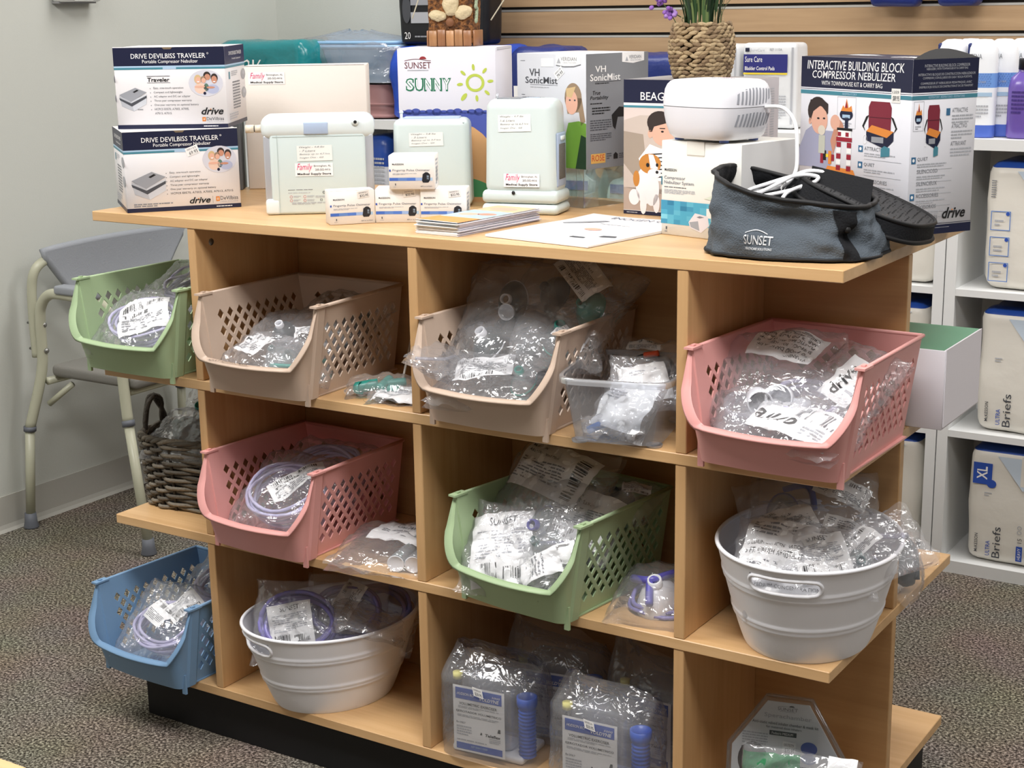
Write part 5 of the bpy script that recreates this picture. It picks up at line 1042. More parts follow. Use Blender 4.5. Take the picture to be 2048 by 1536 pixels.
def bag(name, label, cat, base, pos, rot, L_b, W_b, T_b, items, seed, group=None, filmm=None, amp=.006):
    """a clear plastic bag; pos in the frame of base = (x, y, z, angle); rot = (tilt x, tilt y, turn z) in degrees"""
    bx, by, bz, ba = base; px, py, pz = pos; X, Y, Z = bx + cos(ba) * px - sin(ba) * py, by + sin(ba) * px + cos(ba) * py, bz + pz
    t = thing(name, label, cat, (X, Y, Z), (rad(rot[0]), rad(rot[1]), rad(rot[2]) + ba), group)
    def edge(u, v): return max(0.0, (1 - abs(u) ** 3.2)) ** .55 * max(0.0, (1 - abs(v) ** 3.2)) ** .55
    def zt(u, v):
        x, y = u * L_b, v * W_b; e_ = edge(u, v)
        rid = .32 - 1.1 * abs(noise.noise(Vector((x * 17 + seed * 3.1, y * 17, 1.7)))) + .5 * (.3 - abs(noise.noise(Vector((x * 41 + seed, y * 41, 6.1)))))
        return T_b * e_ * (.86 + .2 * noise.noise(Vector((x * 9 + seed, y * 9, 4)))) + amp * (rid * 2.0 + noise.noise(Vector((x * 46 + seed, y * 46, 9))) * .5) * (.35 + .65 * (1 - abs(e_ - .6)))
    def S(u, v, off=0):
        wob = 1 + .05 * noise.noise(Vector((u * 2 + seed, v * 2, 8))) + .02 * noise.noise(Vector((u * 9, v * 9, seed)))
        return Vector((u * L_b / 2 * wob, v * W_b / 2 * wob, zt(u, v) + off + (.012 * (abs(u) ** 8 + abs(v) ** 8) * (.5 + noise.noise(Vector((u * 3 + seed, v * 3, 2)))))))
    FM = filmm or FILM
    mb = MB(); mb.grid(lambda a, b: S(a * 2 - 1, b * 2 - 1, .0016), 34, 34, FM); mb.grid(lambda a, b: (lambda p, q: Vector((p.x, p.y, min(p.z, -.12 * T_b * q + .004 * noise.noise(p * 30)))))(S(a * 2 - 1, b * 2 - 1), edge(a * 2 - 1, b * 2 - 1)), 14, 14, FM, True, True)
    mb.build('clear_bag', t)
    for it in items:
        k = it[0]
        if k == 'coil':
            m = MB(); coil(m, it[1], it[2], it[3], it[4], it[5], seed=seed, zr=max(.004, T_b * .55)); m.build('tubing', t)
        elif k == 'mask':
            m = MB(); mask(m, it[1], it[2], it[3], it[4], it[5] if len(it) > 5 else None, it[6] if len(it) > 6 else 0); m.build('mask', t)
        elif k == 'cup':
            m = MB(); R3 = Matrix.Rotation(it[5], 3, 'Z') @ Matrix.Rotation(it[4], 3, 'X'); m.lathe([(0, 0), (it[2] * .8, 0), (it[2] * .85, .002), (it[2], it[3]), (it[2] * .9, it[3]), (it[2] * .75, .004), (0, .004)], it[6], 20)
            m.v = [tuple(R3 @ Vector(q) + Vector(it[1])) for q in m.v]; m.build('cup', t)
        elif k == 'rod':
            m = MB(); m.tube(smooth_path(it[1], 6), it[2], it[3], 8); m.build('tube', t)
        elif k == 'lump':
            m = MB(); m.ell(it[1], *it[2], it[3], 14, 10); m.v = [tuple(Vector(q) + noise.noise_vector(Vector(q) * 60 + Vector((seed, 0, 0))) * .004) for q in m.v]; m.build('folded_mask', t)
        elif k == 'label':
            cx, cy, an, lw, lh, draw = it[1:7]; an = rad(an); m = MB()
            def LP(u, v, off, cx=cx, cy=cy, an=an, lw=lw, lh=lh):
                x = cx + cos(an) * (u - .5) * lw - sin(an) * (v - .5) * lh; y = cy + sin(an) * (u - .5) * lw + cos(an) * (v - .5) * lh
                p = S(max(-1, min(1, 2 * x / L_b)), max(-1, min(1, 2 * y / W_b)), 0); return Vector((x, y, p.z + off * .8))
            pm = it[7] if len(it) > 7 else PAPER; m.grid(lambda u, v: LP(u, v, 0), 9, 9, pm); m.grid(lambda u, v: LP(u, v, -.0006), 9, 9, pm, True, True)
            draw(Face(m, LP, lw, lh, seed)); m.build('paper_label', t)
    return t
def lab_bar(title=None):
    def d(f):
        f.bars(.08, .72, .5, .92, BLACK, 2, 22); f.bars(.58, .74, .92, .9, BLACK, 2, 18)
        if title: f.text(title, .08, .52, .6, .66, BLACK, 3, .02)
        f.greek(.08, .1, .9, .48, 6, GREY)
    return d
def lab_sun(f):
    f.text('SUNSET', .3, .82, .75, .93, DGREY, 3); f.bars(.1, .08, .45, .3, BLACK, 2, 18); f.bars(.55, .08, .9, .24, BLACK, 2, 16); f.greek(.1, .36, .9, .76, 9, LGREY)
def lab_mck(f):
    f.text('McKESSON', .06, .84, .4, .9, BLACK, 3, .02); f.text('Adult Mask', .06, .72, .62, .8, BLACK, 3); f.greek(.06, .3, .9, .66, 9, GREY); f.bars(.1, .06, .9, .22, BLACK, 2, 30)
def lab_drive(f):
    f.text('drive', .45, .55, .96, .92, BLACK, 3, .02, .3); f.bars(.08, .1, .34, .5, GREY, 2, 16); f.bars(.4, .1, .66, .46, GREY, 2, 16); f.greek(.1, .6, .4, .9, 4, LGREY); f.text('8444', .72, .1, .92, .2, BLACK, 3)
def lab_warn(f):
    for i, q in enumerate(('WARNING:', 'TO AVOID DANGER OF', 'SUFFOCATION KEEP THIS', 'PLASTIC BAG AWAY FROM', 'BABIES. DO NOT USE IN', 'CRIBS, BEDS, CARRIAGES')): f.text(q, .08, .84 - .13 * i, .08 + min(.86, .045 * len(q)), .92 - .13 * i, BLACK, 3, .01)
    f.greek(.08, .04, .7, .14, 2, GREY)
def lab_pre(f):
    f.greek(.08, .62, .7, .92, 4, GREY); f.text('(PEDIUM CONCENTRATION)', .06, .40, .9, .5, BLACK, 3); f.text('5 FT. CRUSH RESISTANT', .06, .25, .9, .35, BLACK, 3); f.greek(.06, .06, .6, .18, 2, GREY)
B_ = {k: v[1:] for k, v in BINS.items()}
G_ = 'bagged supplies in the stacking bins'
def bb_(key, lab, pos, rot, L_b, W_b, T_b, items, seed, name='bagged_tubing', cat='bagged supplies', fm=None): return bag(name, lab, cat, B_[key], pos, rot, L_b, W_b, T_b, items, seed, G_, fm)
# green bin, left end
bb_('greenL', 'bagged tubing with a large white label, front of the left green bin', (-.012, .062, .072), (32, 0, 6), .20, .19, .055, [('coil', .068, .0032, 7, LAV, (0, 0, .004)), ('label', .012, -.006, 32, .105, .09, lab_bar('Tubing'))], 11)
bb_('greenL', 'bagged tubing behind the labelled bag in the left green bin', (.01, .175, .125), (26, 0, -8), .21, .17, .06, [('coil', .06, .0032, 6, LAV, (0, 0, .004)), ('label', .04, .02, 10, .06, .05, lab_mck)], 12)
# beige bin 1
bb_('beige1', 'bagged mask with a barcode label, front of the beige bin with handwriting', (-.035, .045, .052), (22, 0, -6), .15, .12, .035, [('label', -.012, .004, -14, .078, .055, lab_bar('Mask')), ('mask', (.045, .0, .004), .032, MCL, .2)], 21, 'bagged_mask')
bb_('beige1', 'bagged grey mask lying right of the barcode label in the handwritten bin', (.05, .05, .046), (20, 6, 30), .13, .13, .04, [('mask', (-.02, .0, .002), .034, MCL, .3), ('rod', [(-.05, -.02, .01), (0, -.03, .02), (.05, .01, .012)], .004, MTL)], 22, 'bagged_mask')
bb_('beige1', 'bagged masks in the middle of the handwritten beige bin', (.0, .125, .078), (16, 0, 12), .20, .15, .045, [('mask', (-.04, 0, .003), .036, MDK, .3, MWH), ('mask', (.05, .02, .003), .036, MCL, -.3), ('label', .03, -.03, 20, .05, .035, lab_mck)], 23, 'bagged_mask')
bb_('beige1', 'bagged clear masks at the back of the handwritten beige bin', (.03, .205, .10), (24, 0, -10), .19, .14, .05, [('mask', (-.03, 0, .004), .036, MCL, .2), ('mask', (.045, 0, .004), .036, MDK, .1)], 24, 'bagged_mask')
# beige bin 2
bb_('beige2', 'bagged mask with a torn white label, front of the heaped beige bin', (-.02, .035, .058), (24, 0, 8), .20, .15, .04, [('label', -.012, .01, 16, .105, .06, lab_mck), ('mask', (.055, .015, .004), .034, MCL, .2, MTL)], 31, 'bagged_mask')
bb_('beige2', 'crinkled bag spilling over the left rim of the heaped beige bin', (-.112, .0, .098), (10, 24, 20), .09, .11, .02, [('rod', [(-.03, -.03, .006), (.01, 0, .012), (.02, .04, .006)], .003, CLR)], 32, 'bagged_mask')
bb_('beige2', 'bagged dark mask in the middle of the heaped beige bin', (-.02, .105, .112), (22, 0, -5), .22, .17, .06, [('mask', (-.045, -.01, .004), .042, MDK, .3, MWH), ('mask', (.045, .0, .004), .042, MDK, .2), ('lump', (0, .03, .02), (.06, .03, .02), MDK)], 33, 'bagged_mask')
bb_('beige2', 'bagged dark mask at the right side of the heaped beige bin', (.06, .12, .128), (24, 8, 30), .16, .16, .055, [('mask', (0, 0, .004), .042, MDK, .2, MTL), ('label', .02, -.035, -25, .06, .03, lab_mck)], 34, 'bagged_mask')
bb_('beige2', 'bagged mask with a clear ring valve, top of the dark heap in the beige bin', (-.05, .155, .180), (44, 0, 12), .17, .16, .06, [('mask', (0, 0, .006), .042, MDK, .5, MWH), ('cup', (.01, -.04, .034), .015, .014, .7, 0, MWH)], 35, 'bagged_mask')
bb_('beige2', 'bagged masks with a paper sheet, highest and rearmost on the heaped beige bin', (.055, .185, .188), (40, 6, -10), .23, .17, .06, [('mask', (-.04, 0, .004), .04, MDK, .3), ('mask', (.05, -.01, .004), .038, MTL, .3), ('label', .02, .03, -28, .12, .06, lab_mck)], 36, 'bagged_mask')
# pink bin right
bb_('pinkR', 'bag with an upside-down drive label, front of the right pink bin', (.012, .03, .055), (22, 0, -8), .22, .13, .035, [('label', .025, -.004, 172, .15, .075, lab_drive), ('rod', [(-.09, -.02, .01), (-.05, .03, .014), (0, .03, .01)], .006, CLR)], 41, 'bagged_nebulizer_kit')
bb_('pinkR', 'bag with printed warning text and frosted cups, left rear of the right pink bin', (-.04, .125, .092), (32, -4, 24), .21, .21, .075, [('label', .01, .045, 152, .11, .08, lab_warn), ('cup', (-.04, -.04, .03), .02, .035, 1.1, .2, MWH), ('cup', (.0, -.045, .03), .022, .03, .8, -.3, MWH), ('rod', [(-.06, -.07, .02), (0, -.06, .03), (.06, -.07, .02), (.08, -.01, .02)], .0045, CLR)], 42, 'bagged_nebulizer_kit')
bb_('pinkR', 'bag with a white striped label standing at the right rear of the pink bin', (.072, .12, .095), (40, 6, -20), .13, .18, .045, [('label', .012, .01, 84, .085, .06, lambda f: (f.text('drive', .1, .5, .8, .85, BLACK, 3, .02, .2), f.bars(.1, .1, .9, .35, LGREY, 2, 12))), ('cup', (-.035, -.05, .016), .018, .03, 1.0, -.6, MWH)], 43, 'bagged_nebulizer_kit')
bb_('pinkR', 'crumpled clear bag of tubing filling the left front of the right pink bin', (-.065, .06, .055), (18, 0, 40), .13, .13, .045, [('coil', .04, .004, 4, CLR, (0, 0, .004))], 44, 'bagged_nebulizer_kit')
bb_('pinkR', 'clear bag with coiled tubing at the bottom middle of the right pink bin', (.02, .095, .07), (20, 0, 0), .21, .16, .05, [('coil', .055, .004, 4, LAV, (0, 0, .004)), ('cup', (.05, .02, .016), .018, .03, .9, .4, MWH)], 45, 'bagged_nebulizer_kit')
# pink bin middle left
bb_('pinkM', 'bagged coil of tubing with a slanted white label in the middle left pink bin', (.005, .080, .078), (38, 0, 0), .215, .20, .06, [('coil', .078, .0036, 9, LAV, (-.005, 0, .004)), ('label', .028, .02, 54, .115, .045, lab_bar('Tubing'))], 51)
bb_('pinkM', 'second coil of bagged tubing at the back of the middle left pink bin', (.01, .18, .105), (26, 0, 6), .21, .16, .05, [('coil', .07, .0036, 7, LAV, (0, 0, .004))], 52)
# green bin centre
bb_('greenM', 'bag with a big printed label, front left of the centre green bin', (-.05, .03, .078), (52, 0, 14), .15, .17, .03, [('label', 0, 0, 14, .115, .135, lab_sun)], 61, 'bagged_mask')
bb_('greenM', 'clear bag with a side label, front right of the centre green bin', (.04, .045, .085), (44, 4, -20), .125, .15, .035, [('label', .03, -.015, -36, .05, .11, lab_bar()), ('mask', (-.02, .01, .004), .036, MCL, .2)], 62, 'bagged_mask')
bb_('greenM', 'clear bag of masks in the middle of the centre green bin', (-.01, .10, .120), (44, 0, 4), .18, .17, .06, [('mask', (0, -.01, .005), .044, MCL, .4, PURM), ('rod', [(-.06, -.04, .012), (0, -.05, .02), (.06, -.03, .012)], .004, LAVD)], 63, 'bagged_mask')
bb_('greenM', 'bag with barcode label leaning on the right wall of the centre green bin', (.045, .125, .125), (44, 0, 4), .16, .15, .04, [('label', .01, .0, -4, .125, .105, lab_mck)], 64, 'bagged_mask')
bb_('greenM', 'topmost labelled bag, its printed sheet near the shelf above the centre green bin', (-.03, .155, .170), (42, 0, 4), .21, .16, .045, [('label', -.005, .012, -10, .165, .10, lambda f: (f.text('McKESSON', .05, .84, .26, .9, BLACK, 3, .02), f.text('Adult Elongated Mask', .05, .7, .5, .78, BLACK, 3), f.greek(.05, .15, .7, .62, 8, GREY), f.bars(.78, .08, .92, .9, BLACK, 2, 26, True)))], 65, 'bagged_mask')
bb_('greenM', 'bag of dark masks at the back right of the centre green bin', (.07, .20, .14), (20, 0, 10), .14, .11, .045, [('mask', (0, 0, .004), .04, MDK, .2), ('label', .03, .02, 20, .05, .03, lab_mck)], 66, 'bagged_mask')
# blue bin
bb_('blue', 'bagged lavender tubing with white labels, front of the blue bin', (.005, .070, .080), (36, 0, 8), .205, .20, .06, [('coil', .068, .0034, 8, LAV, (0, -.01, .004)), ('label', -.008, .0, -24, .06, .05, lab_bar()), ('label', .035, .03, 60, .075, .05, lab_sun)], 71)
bb_('blue', 'bagged lavender tubing at the back of the blue bin', (.035, .185, .135), (34, 0, -4), .18, .15, .05, [('coil', .055, .0034, 7, LAV, (0, 0, .004)), ('label', .03, .0, 70, .06, .04, lab_bar())], 72)

# ---------------------------------------------------------------- white oval tubs
TUB = M('tub_white', (236, 236, 240), .4, spec=.35)
def make_tub(label, x, y, z, deg, key):
    t = thing('oval_tub', label, 'tub', (x, y, z + .0005), (0, 0, rad(deg)), 'white oval tubs with cut-out handles')
    H_ = .167; A0, B0, A1, B1 = .122, .100, .182, .146
    def rim(a): return H_ + .004 * cos(a) ** 2
    ribs = (.055, .063, .118, .126)
    def P(a, s_, off=0):
        zz = s_ * rim(a); k = zz / H_; bump = sum(.0022 * math.exp(-((zz - r_) / .0028) ** 2) for r_ in ribs); A = A0 + (A1 - A0) * k ** .85 + bump - off; B = B0 + (B1 - B0) * k ** .85 + bump - off
        return Vector((A * cos(a), B * sin(a), zz))
    NU, NV = 96, 56; mb = MB()
    def hole(a, s_):
        zz = s_ * H_; d = ((a + pi) % (2 * pi)) - pi
        for ce in (0, pi):
            da = min(abs(d - ce), abs(d + 2 * pi - ce), abs(d - 2 * pi - ce)); w_ = .30; u = max(0, da - w_) / .12; v = abs(zz - .143) / .0135
            if da < w_ and v < 1: return True
            if da >= w_ and u * u + v * v < 1: return True
        return False
    for off, flip in ((0, False), (.0026, True)):
        V_ = [P(2 * pi * i / NU, j / NV, off) for j in range(NV + 1) for i in range(NU)]; F_ = []
        for j in range(NV):
            for i in range(NU):
                if hole(2 * pi * (i + .5) / NU, (j + .5) / NV): continue
                q = (j * NU + i, j * NU + (i + 1) % NU, (j + 1) * NU + (i + 1) % NU, (j + 1) * NU + i); F_.append(q[::-1] if flip else q)
        mb.add(V_, F_, TUB, True)
    mb.add([P(2 * pi * i / NU, 0) + Vector((0, 0, .0015)) for i in range(NU)], [list(range(NU))], TUB)
    mb.build('tub_body', t)
    mb = MB(); mb.tube([P(2 * pi * i / 96, 1.0, .001) for i in range(96)], .0036, TUB, 8, closed=True); mb.build('rolled_rim', t)
    for ce in (0, pi):
        pts = []
        for k in range(40):
            q = 2 * pi * k / 40; w_ = .30; da = (w_ + .11 * abs(cos(q))) * (1 if cos(q) > 0 else -1) if abs(cos(q)) > .35 else w_ * cos(q) / .35 ; zz = .143 + .0135 * (sin(q) if abs(cos(q)) > .35 else (1 if sin(q) > 0 else -1))
            pts.append(P(ce + da, zz / rim(ce + da)))
        mb = MB(); mb.tube(pts, .0034, TUB, 6, closed=True); mb.build('handle_rim', t)
    return (x, y, z, rad(deg))
tb1 = make_tub('white oval tub of lavender tubing in the bottom left cubby', .470, .110, Z3, 67, 't1')
tb2 = make_tub('white oval tub of labelled bags on the shelf at the right end', 1.460, .124, Z2, 99, 't2')
G2 = 'bagged supplies in the oval tubs'
W_0 = (0, 0, 0, 0)
bag('bagged_tubing', 'bagged lavender coil with a folded label, front of the left oval tub', 'bagged supplies', W_0, (.440, .055, .278), (60, 0, 26), .19, .17, .05, [('coil', .070, .0044, 11, LAVD, (0, 0, .006)), ('label', -.012, -.006, 12, .088, .085, lab_sun)], 81, G2)
bag('bagged_tubing', 'bagged coil with a crumpled label in the middle of the left oval tub', 'bagged supplies', W_0, (.500, .125, .285), (52, 0, 30), .16, .17, .05, [('coil', .064, .0042, 9, LAVD, (0, 0, .004)), ('label', .0, .012, 62, .10, .045, lab_bar())], 82, G2)
bag('bagged_tubing', 'dark coil of bagged tubing at the back of the left oval tub', 'bagged supplies', W_0, (.52, .205, .262), (44, 0, 14), .17, .17, .05, [('coil', .064, .0042, 10, LAVD, (0, 0, .004))], 83, G2)
bag('plastic_bag', 'loose clear film draped over the right rim of the left oval tub', 'bag', W_0, (.582, .085, .298), (14, 18, 40), .14, .10, .02, [], 84, G2)
bag('bagged_mask', 'bag with a printed sheet seen through the handle of the right oval tub', 'bagged supplies', W_0, (1.468, .030, .556), (74, 0, 11), .14, .11, .03, [('label', .0, .012, 0, .13, .08, lab_pre)], 90, G2)
bag('bagged_mask', 'bag with a large white printed sheet, front left of the right oval tub', 'bagged supplies', W_0, (1.435, .062, .600), (36, 0, 16), .14, .13, .04, [('label', .0, .0, -8, .11, .10, lab_pre)], 91, G2)
bag('bagged_mask', 'bag with a printed sheet, front right of the right oval tub', 'bagged supplies', W_0, (1.508, .072, .594), (38, 0, 30), .15, .13, .035, [('label', -.01, .0, 10, .085, .08, lab_sun), ('mask', (.05, 0, .004), .03, MCL, .3)], 92, G2)
bag('bagged_mask', 'white labelled bag in the middle of the right oval tub', 'bagged supplies', W_0, (1.455, .13, .604), (36, 0, 20), .19, .14, .045, [('label', -.03, .01, 24, .09, .07, lab_mck), ('label', .055, .0, -14, .07, .06, lab_pre)], 93, G2)
bag('bagged_mask', 'clear bag poking past the right rim of the right oval tub', 'bagged supplies', W_0, (1.555, .125, .606), (30, -14, 42), .19, .12, .035, [('label', -.02, .0, 24, .085, .04, lab_bar()), ('rod', [(-.06, 0, .01), (0, .02, .015), (.07, 0, .012)], .005, CLR)], 94, G2)
bag('bagged_mask', 'bag with blue strap and paper slip, back of the right oval tub', 'bagged supplies', W_0, (1.43, .215, .628), (46, 0, 24), .21, .14, .05, [('mask', (-.05, -.01, .004), .042, MCL, .4, BLUE), ('rod', [(-.05, .03, .02), (-.01, .03, .036), (.0, -.01, .03)], .0055, BLUE), ('label', .045, .022, -22, .09, .045, lab_bar())], 95, G2)
bag('bagged_mask', 'crinkled bag corner rising at the left rear of the right oval tub', 'bagged supplies', W_0, (1.385, .165, .632), (44, -16, 30), .12, .13, .03, [('label', 0, -.02, 40, .05, .03, lab_bar())], 96, G2)

# ---------------------------------------------------------------- clear box and loose bags on the shelves
BOXC = film('clear_box', (236, 240, 246), .16, .34, .10, 8, .05)
t = thing('clear_box', 'clear plastic box of paper packets beside the heaped beige bin', 'plastic box', (1.094, -.050, Z1 + .0005), (0, 0, rad(14)), None)
W0, D0, H0 = .180, .222, .112
def cbx(u, v, k):
    a = 2 * pi * u; g_ = .017 * (1 - v); hx, hy = W0 / 2 - g_, D0 / 2 - g_ * .8; e_ = .30
    return Vector((W0 / 2 + (hx - k) * math.copysign(abs(cos(a)) ** e_, cos(a)), D0 / 2 + (hy - k) * math.copysign(abs(sin(a)) ** e_, sin(a)), .004 + (H0 - .004) * v))
mb = MB(); mb.grid(lambda u, v: cbx(u, v, 0), 64, 8, BOXC); mb.grid(lambda u, v: cbx(u, 0, 0).lerp(Vector((W0 / 2, D0 / 2, .004)), v), 64, 3, BOXC); mb.build('box_body', t)
mb = MB(); RIMC = film('clear_rim', (226, 230, 236), .34, .4, .12, 8, 0); mb.grid(lambda u, v: cbx(u, 1, 0) + (cbx(u, 1, -.006) - cbx(u, 1, 0)) * min(1, 2 * v) - Vector((0, 0, .010 * max(0, 2 * v - 1))), 64, 4, RIMC); mb.build('box_rim', t)
for a, b in ((.028, .03), (W0 - .028, .03), (.028, D0 - .03), (W0 - .028, D0 - .03)):
    mb = MB(); mb.lathe([(0, 0), (.013, 0), (.014, .0042)], RIMC, 14, c=(a, b, 0)); mb.build('box_foot', t)
cb = (1.094, -.050, Z1, rad(14)); PKT = M('packet_white', (226, 224, 220), .45)
G3 = 'packets in the clear box'
def packet(mb_t, L_b, W_b, th): pass
bag('bagged_sensor', 'flat white packet slanting at the front of the clear box', 'packet', cb, (.10, .062, .050), (52, 0, -32), .125, .105, .016, [('label', 0, 0, 0, .11, .085, lambda f: f.greek(.1, .6, .5, .8, 3, LGREY))], 101, G3)
bag('bagged_sensor', 'folded white packet standing in the middle of the clear box', 'packet', cb, (.115, .115, .080), (48, 0, 22), .11, .10, .02, [('label', .0, -.005, 10, .08, .07, lambda f: f.greek(.2, .7, .8, .85, 2, LGREY))], 102, G3)
bag('bagged_cable', 'bag of dark cable with an orange bit at the back of the clear box', 'bagged supplies', cb, (.115, .165, .085), (46, 0, -8), .14, .13, .03, [('coil', .04, .004, 5, M('cable_black', (28, 28, 32), .4), (0, -.005, .006)), ('rod', [(-.01, .02, .03), (.015, .024, .034)], .005, M('orange_red', (214, 84, 48), .4)), ('label', -.02, .045, 4, .06, .02, lab_bar())], 103, G3)
bag('bagged_cable', 'blue tipped tube bag lying at the bottom of the clear box', 'bagged supplies', cb, (.068, .05, .014), (8, 0, 20), .08, .08, .02, [('rod', [(-.03, -.01, .008), (0, .01, .01), (.03, 0, .008)], .007, M('plug_blue', (70, 130, 210), .35))], 104, G3)
bag('bagged_connector', 'small clear bag of teal connectors on the shelf right of the handwritten bin', 'bagged supplies', W_0, (.640, .085, Z1 + .006), (6, 0, 30), .135, .085, .028, [('rod', [(-.05, -.01, .01), (-.01, 0, .014)], .011, MTL), ('rod', [(-.005, -.02, .012), (.01, .02, .016)], .009, MTL), ('rod', [(0, .0, .014), (.04, .012, .014)], .008, MTL), ('rod', [(.012, -.022, .012), (.03, -.03, .012)], .008, MTL), ('cup', (-.05, -.012, .010), .012, .012, 1.4, 1.2, MTL)], 111)
mb = MB(); mb.tube([(0, 0, 0), (-.055, .12, .088)], .0022, M('tube_frosted', (198, 194, 186), .3), 8)
tag(mb.build('thin_tube', None, (.66, .11, Z1 + .004)), 'thin frosted tube leaning on the right wall of the handwritten beige bin', 'tube')
bag('paper_packet', 'white paper packet lying flat in the right corner beside the teal connectors', 'packet', W_0, (.70, .068, Z1 + .004), (2, 0, 14), .12, .105, .010, [('label', 0, 0, 0, .1, .085, lambda f: f.greek(.15, .3, .8, .7, 3, LGREY))], 112)
bag('bagged_mask', 'dark bag with a white slip on the shelf against the upright, behind the paper packet', 'bagged supplies', W_0, (.715, .165, Z1 + .012), (28, 0, 8), .1, .1, .03, [('lump', (0, 0, .012), (.035, .03, .014), MDK), ('label', .0, .03, 0, .06, .03, lab_bar())], 113)
def lab_lot(f):
    f.text('Lot# 749801', .3, .5, .68, .6, DGREY, 3, .01, .2); f.greek(.12, .3, .8, .4, 2, GREY); f.greek(.3, .72, .55, .78, 1, GREY); f.greek(.6, .66, .8, .7, 1, GREY); f.greek(.5, .16, .65, .2, 1)
bag('bagged_tubing', 'clear bag of wide tubing with a printed sheet, right of the middle left pink bin', 'bagged supplies', W_0, (.655, .078, Z2 + .008), (5, 0, 14), .20, .20, .040, [('label', .02, .035, -8, .13, .105, lab_lot), ('rod', [(.035, -.065, .016), (.042, .0, .018), (.03, .07, .014)], .016, MCL), ('rod', [(.068, -.062, .016), (.075, .0, .018), (.07, .07, .014)], .016, MCL), ('cup', (.035, -.068, .016), .0165, .006, 1.57, .1, MWH), ('cup', (.068, -.065, .016), .0165, .006, 1.57, .1, MWH)], 121)
bag('bagged_mask', 'clear bag holding a purple strapped mask, right of the centre green bin', 'bagged supplies', W_0, (1.205, .095, Z2 + .008), (14, 0, 10), .15, .17, .062, [('mask', (.0, .0, .008), .055, MWH, .25), ('rod', [(-.05, .02, .036), (-.01, -.01, .058), (.02, .03, .05)], .007, PURM), ('rod', [(-.01, -.01, .056), (.0, -.05, .036)], .007, PURM), ('coil', .05, .004, 2, LAVD, (0, 0, .006))], 122)
bag('bagged_mask', 'dark bagged mask on the back shelf at the right end, beyond the white tub', 'bagged supplies', W_0, (1.505, .385, Z2 + .055), (4, 62, 8), .16, .12, .05, [('lump', (0, 0, .016), (.058, .045, .024), MDK), ('rod', [(-.05, .0, .03), (0, .02, .042), (.05, 0, .03)], .006, MDK)], 123)

# ---------------------------------------------------------------- green topped box on the back side of the upper shelf
SW = M('sun_box_grey_white', (224, 220, 226), .5); c = Carton(.25, .205, .134, SW, M('lid_green', (92, 142, 112), .45), 17, .001); g = c.right
sunset_logo(g, .12, .76, .42, .92, GREY, DGREY); g.text('SUNNY', .08, .20, .5, .34, M('sunny_faded', (150, 184, 168), .5), 3, .02); g.greek(.06, .06, .5, .15, 3, LGREY); g.greek(.52, .2, .8, .27, 1, LGREY)
g.poly([(.52, 1), (.68, 1), (.66, .93), (.6, .91), (.54, .94)], M('lid_green_dark', (36, 80, 58), .5), 2)
mb = c.mb; mb.box(.25, .004, 0.004, .2512, .203, .135, SW)
c.done('sun_box', 'box with a green lid jutting past the right end of the island', 'box', 1.352, .331, Z1, 0)

# ---------------------------------------------------------------- breathing exercisers in the bottom middle cubby
EXB = film('exerciser_clear', (222, 226, 240), .16, .4, .1, 6, 0); EXBL = M('exerciser_blue', (44, 92, 196), .35, spec=.5); EXY = M('exerciser_yellow', (224, 216, 120), .4)
def lab_vol(f):
    f.rect(.05, .80, .95, .97, BLUE, 1); f.text('HUDSON RCI', .08, .86, .42, .90, WHITE, 3, .01, .3); f.text('VOLDYNE', .52, .825, .9, .875, WHITE, 3, .02, .2); f.text('5000', .76, .89, .92, .92, WHITE, 3, 0, .2)
    f.text('VOLUMETRIC EXERCISER', .12, .715, .86, .755, BLACK, 3, .01); f.greek(.1, .66, .9, .70, 2, LGREY); f.text('EJERCITADOR VOLUMETRICO', .06, .59, .94, .63, BLACK, 3, .01); f.greek(.08, .53, .9, .57, 2, LGREY)
    f.text('Rx ONLY', .06, .425, .24, .455, DGREY, 3); f.greek(.06, .24, .36, .40, 4, LGREY); f.text('Teleflex', .62, .29, .92, .335, BLACK, 3, .03, .15); f.greek(.7, .2, .92, .28, 3, LGREY); f.poly([(.86, .38), (.92, .38), (.92, .44), (.88, .44)], BLACK, 2); f.poly([(.52, .3), (.56, .3), (.56, .33), (.54, .34)], BLACK, 2); f.greek(.06, .16, .9, .19, 1, LGREY)
    f.rect(.05, .03, .95, .13, BLUE, 1); f.text('REF 8884719009', .34, .075, .66, .105, LBLUE, 3)
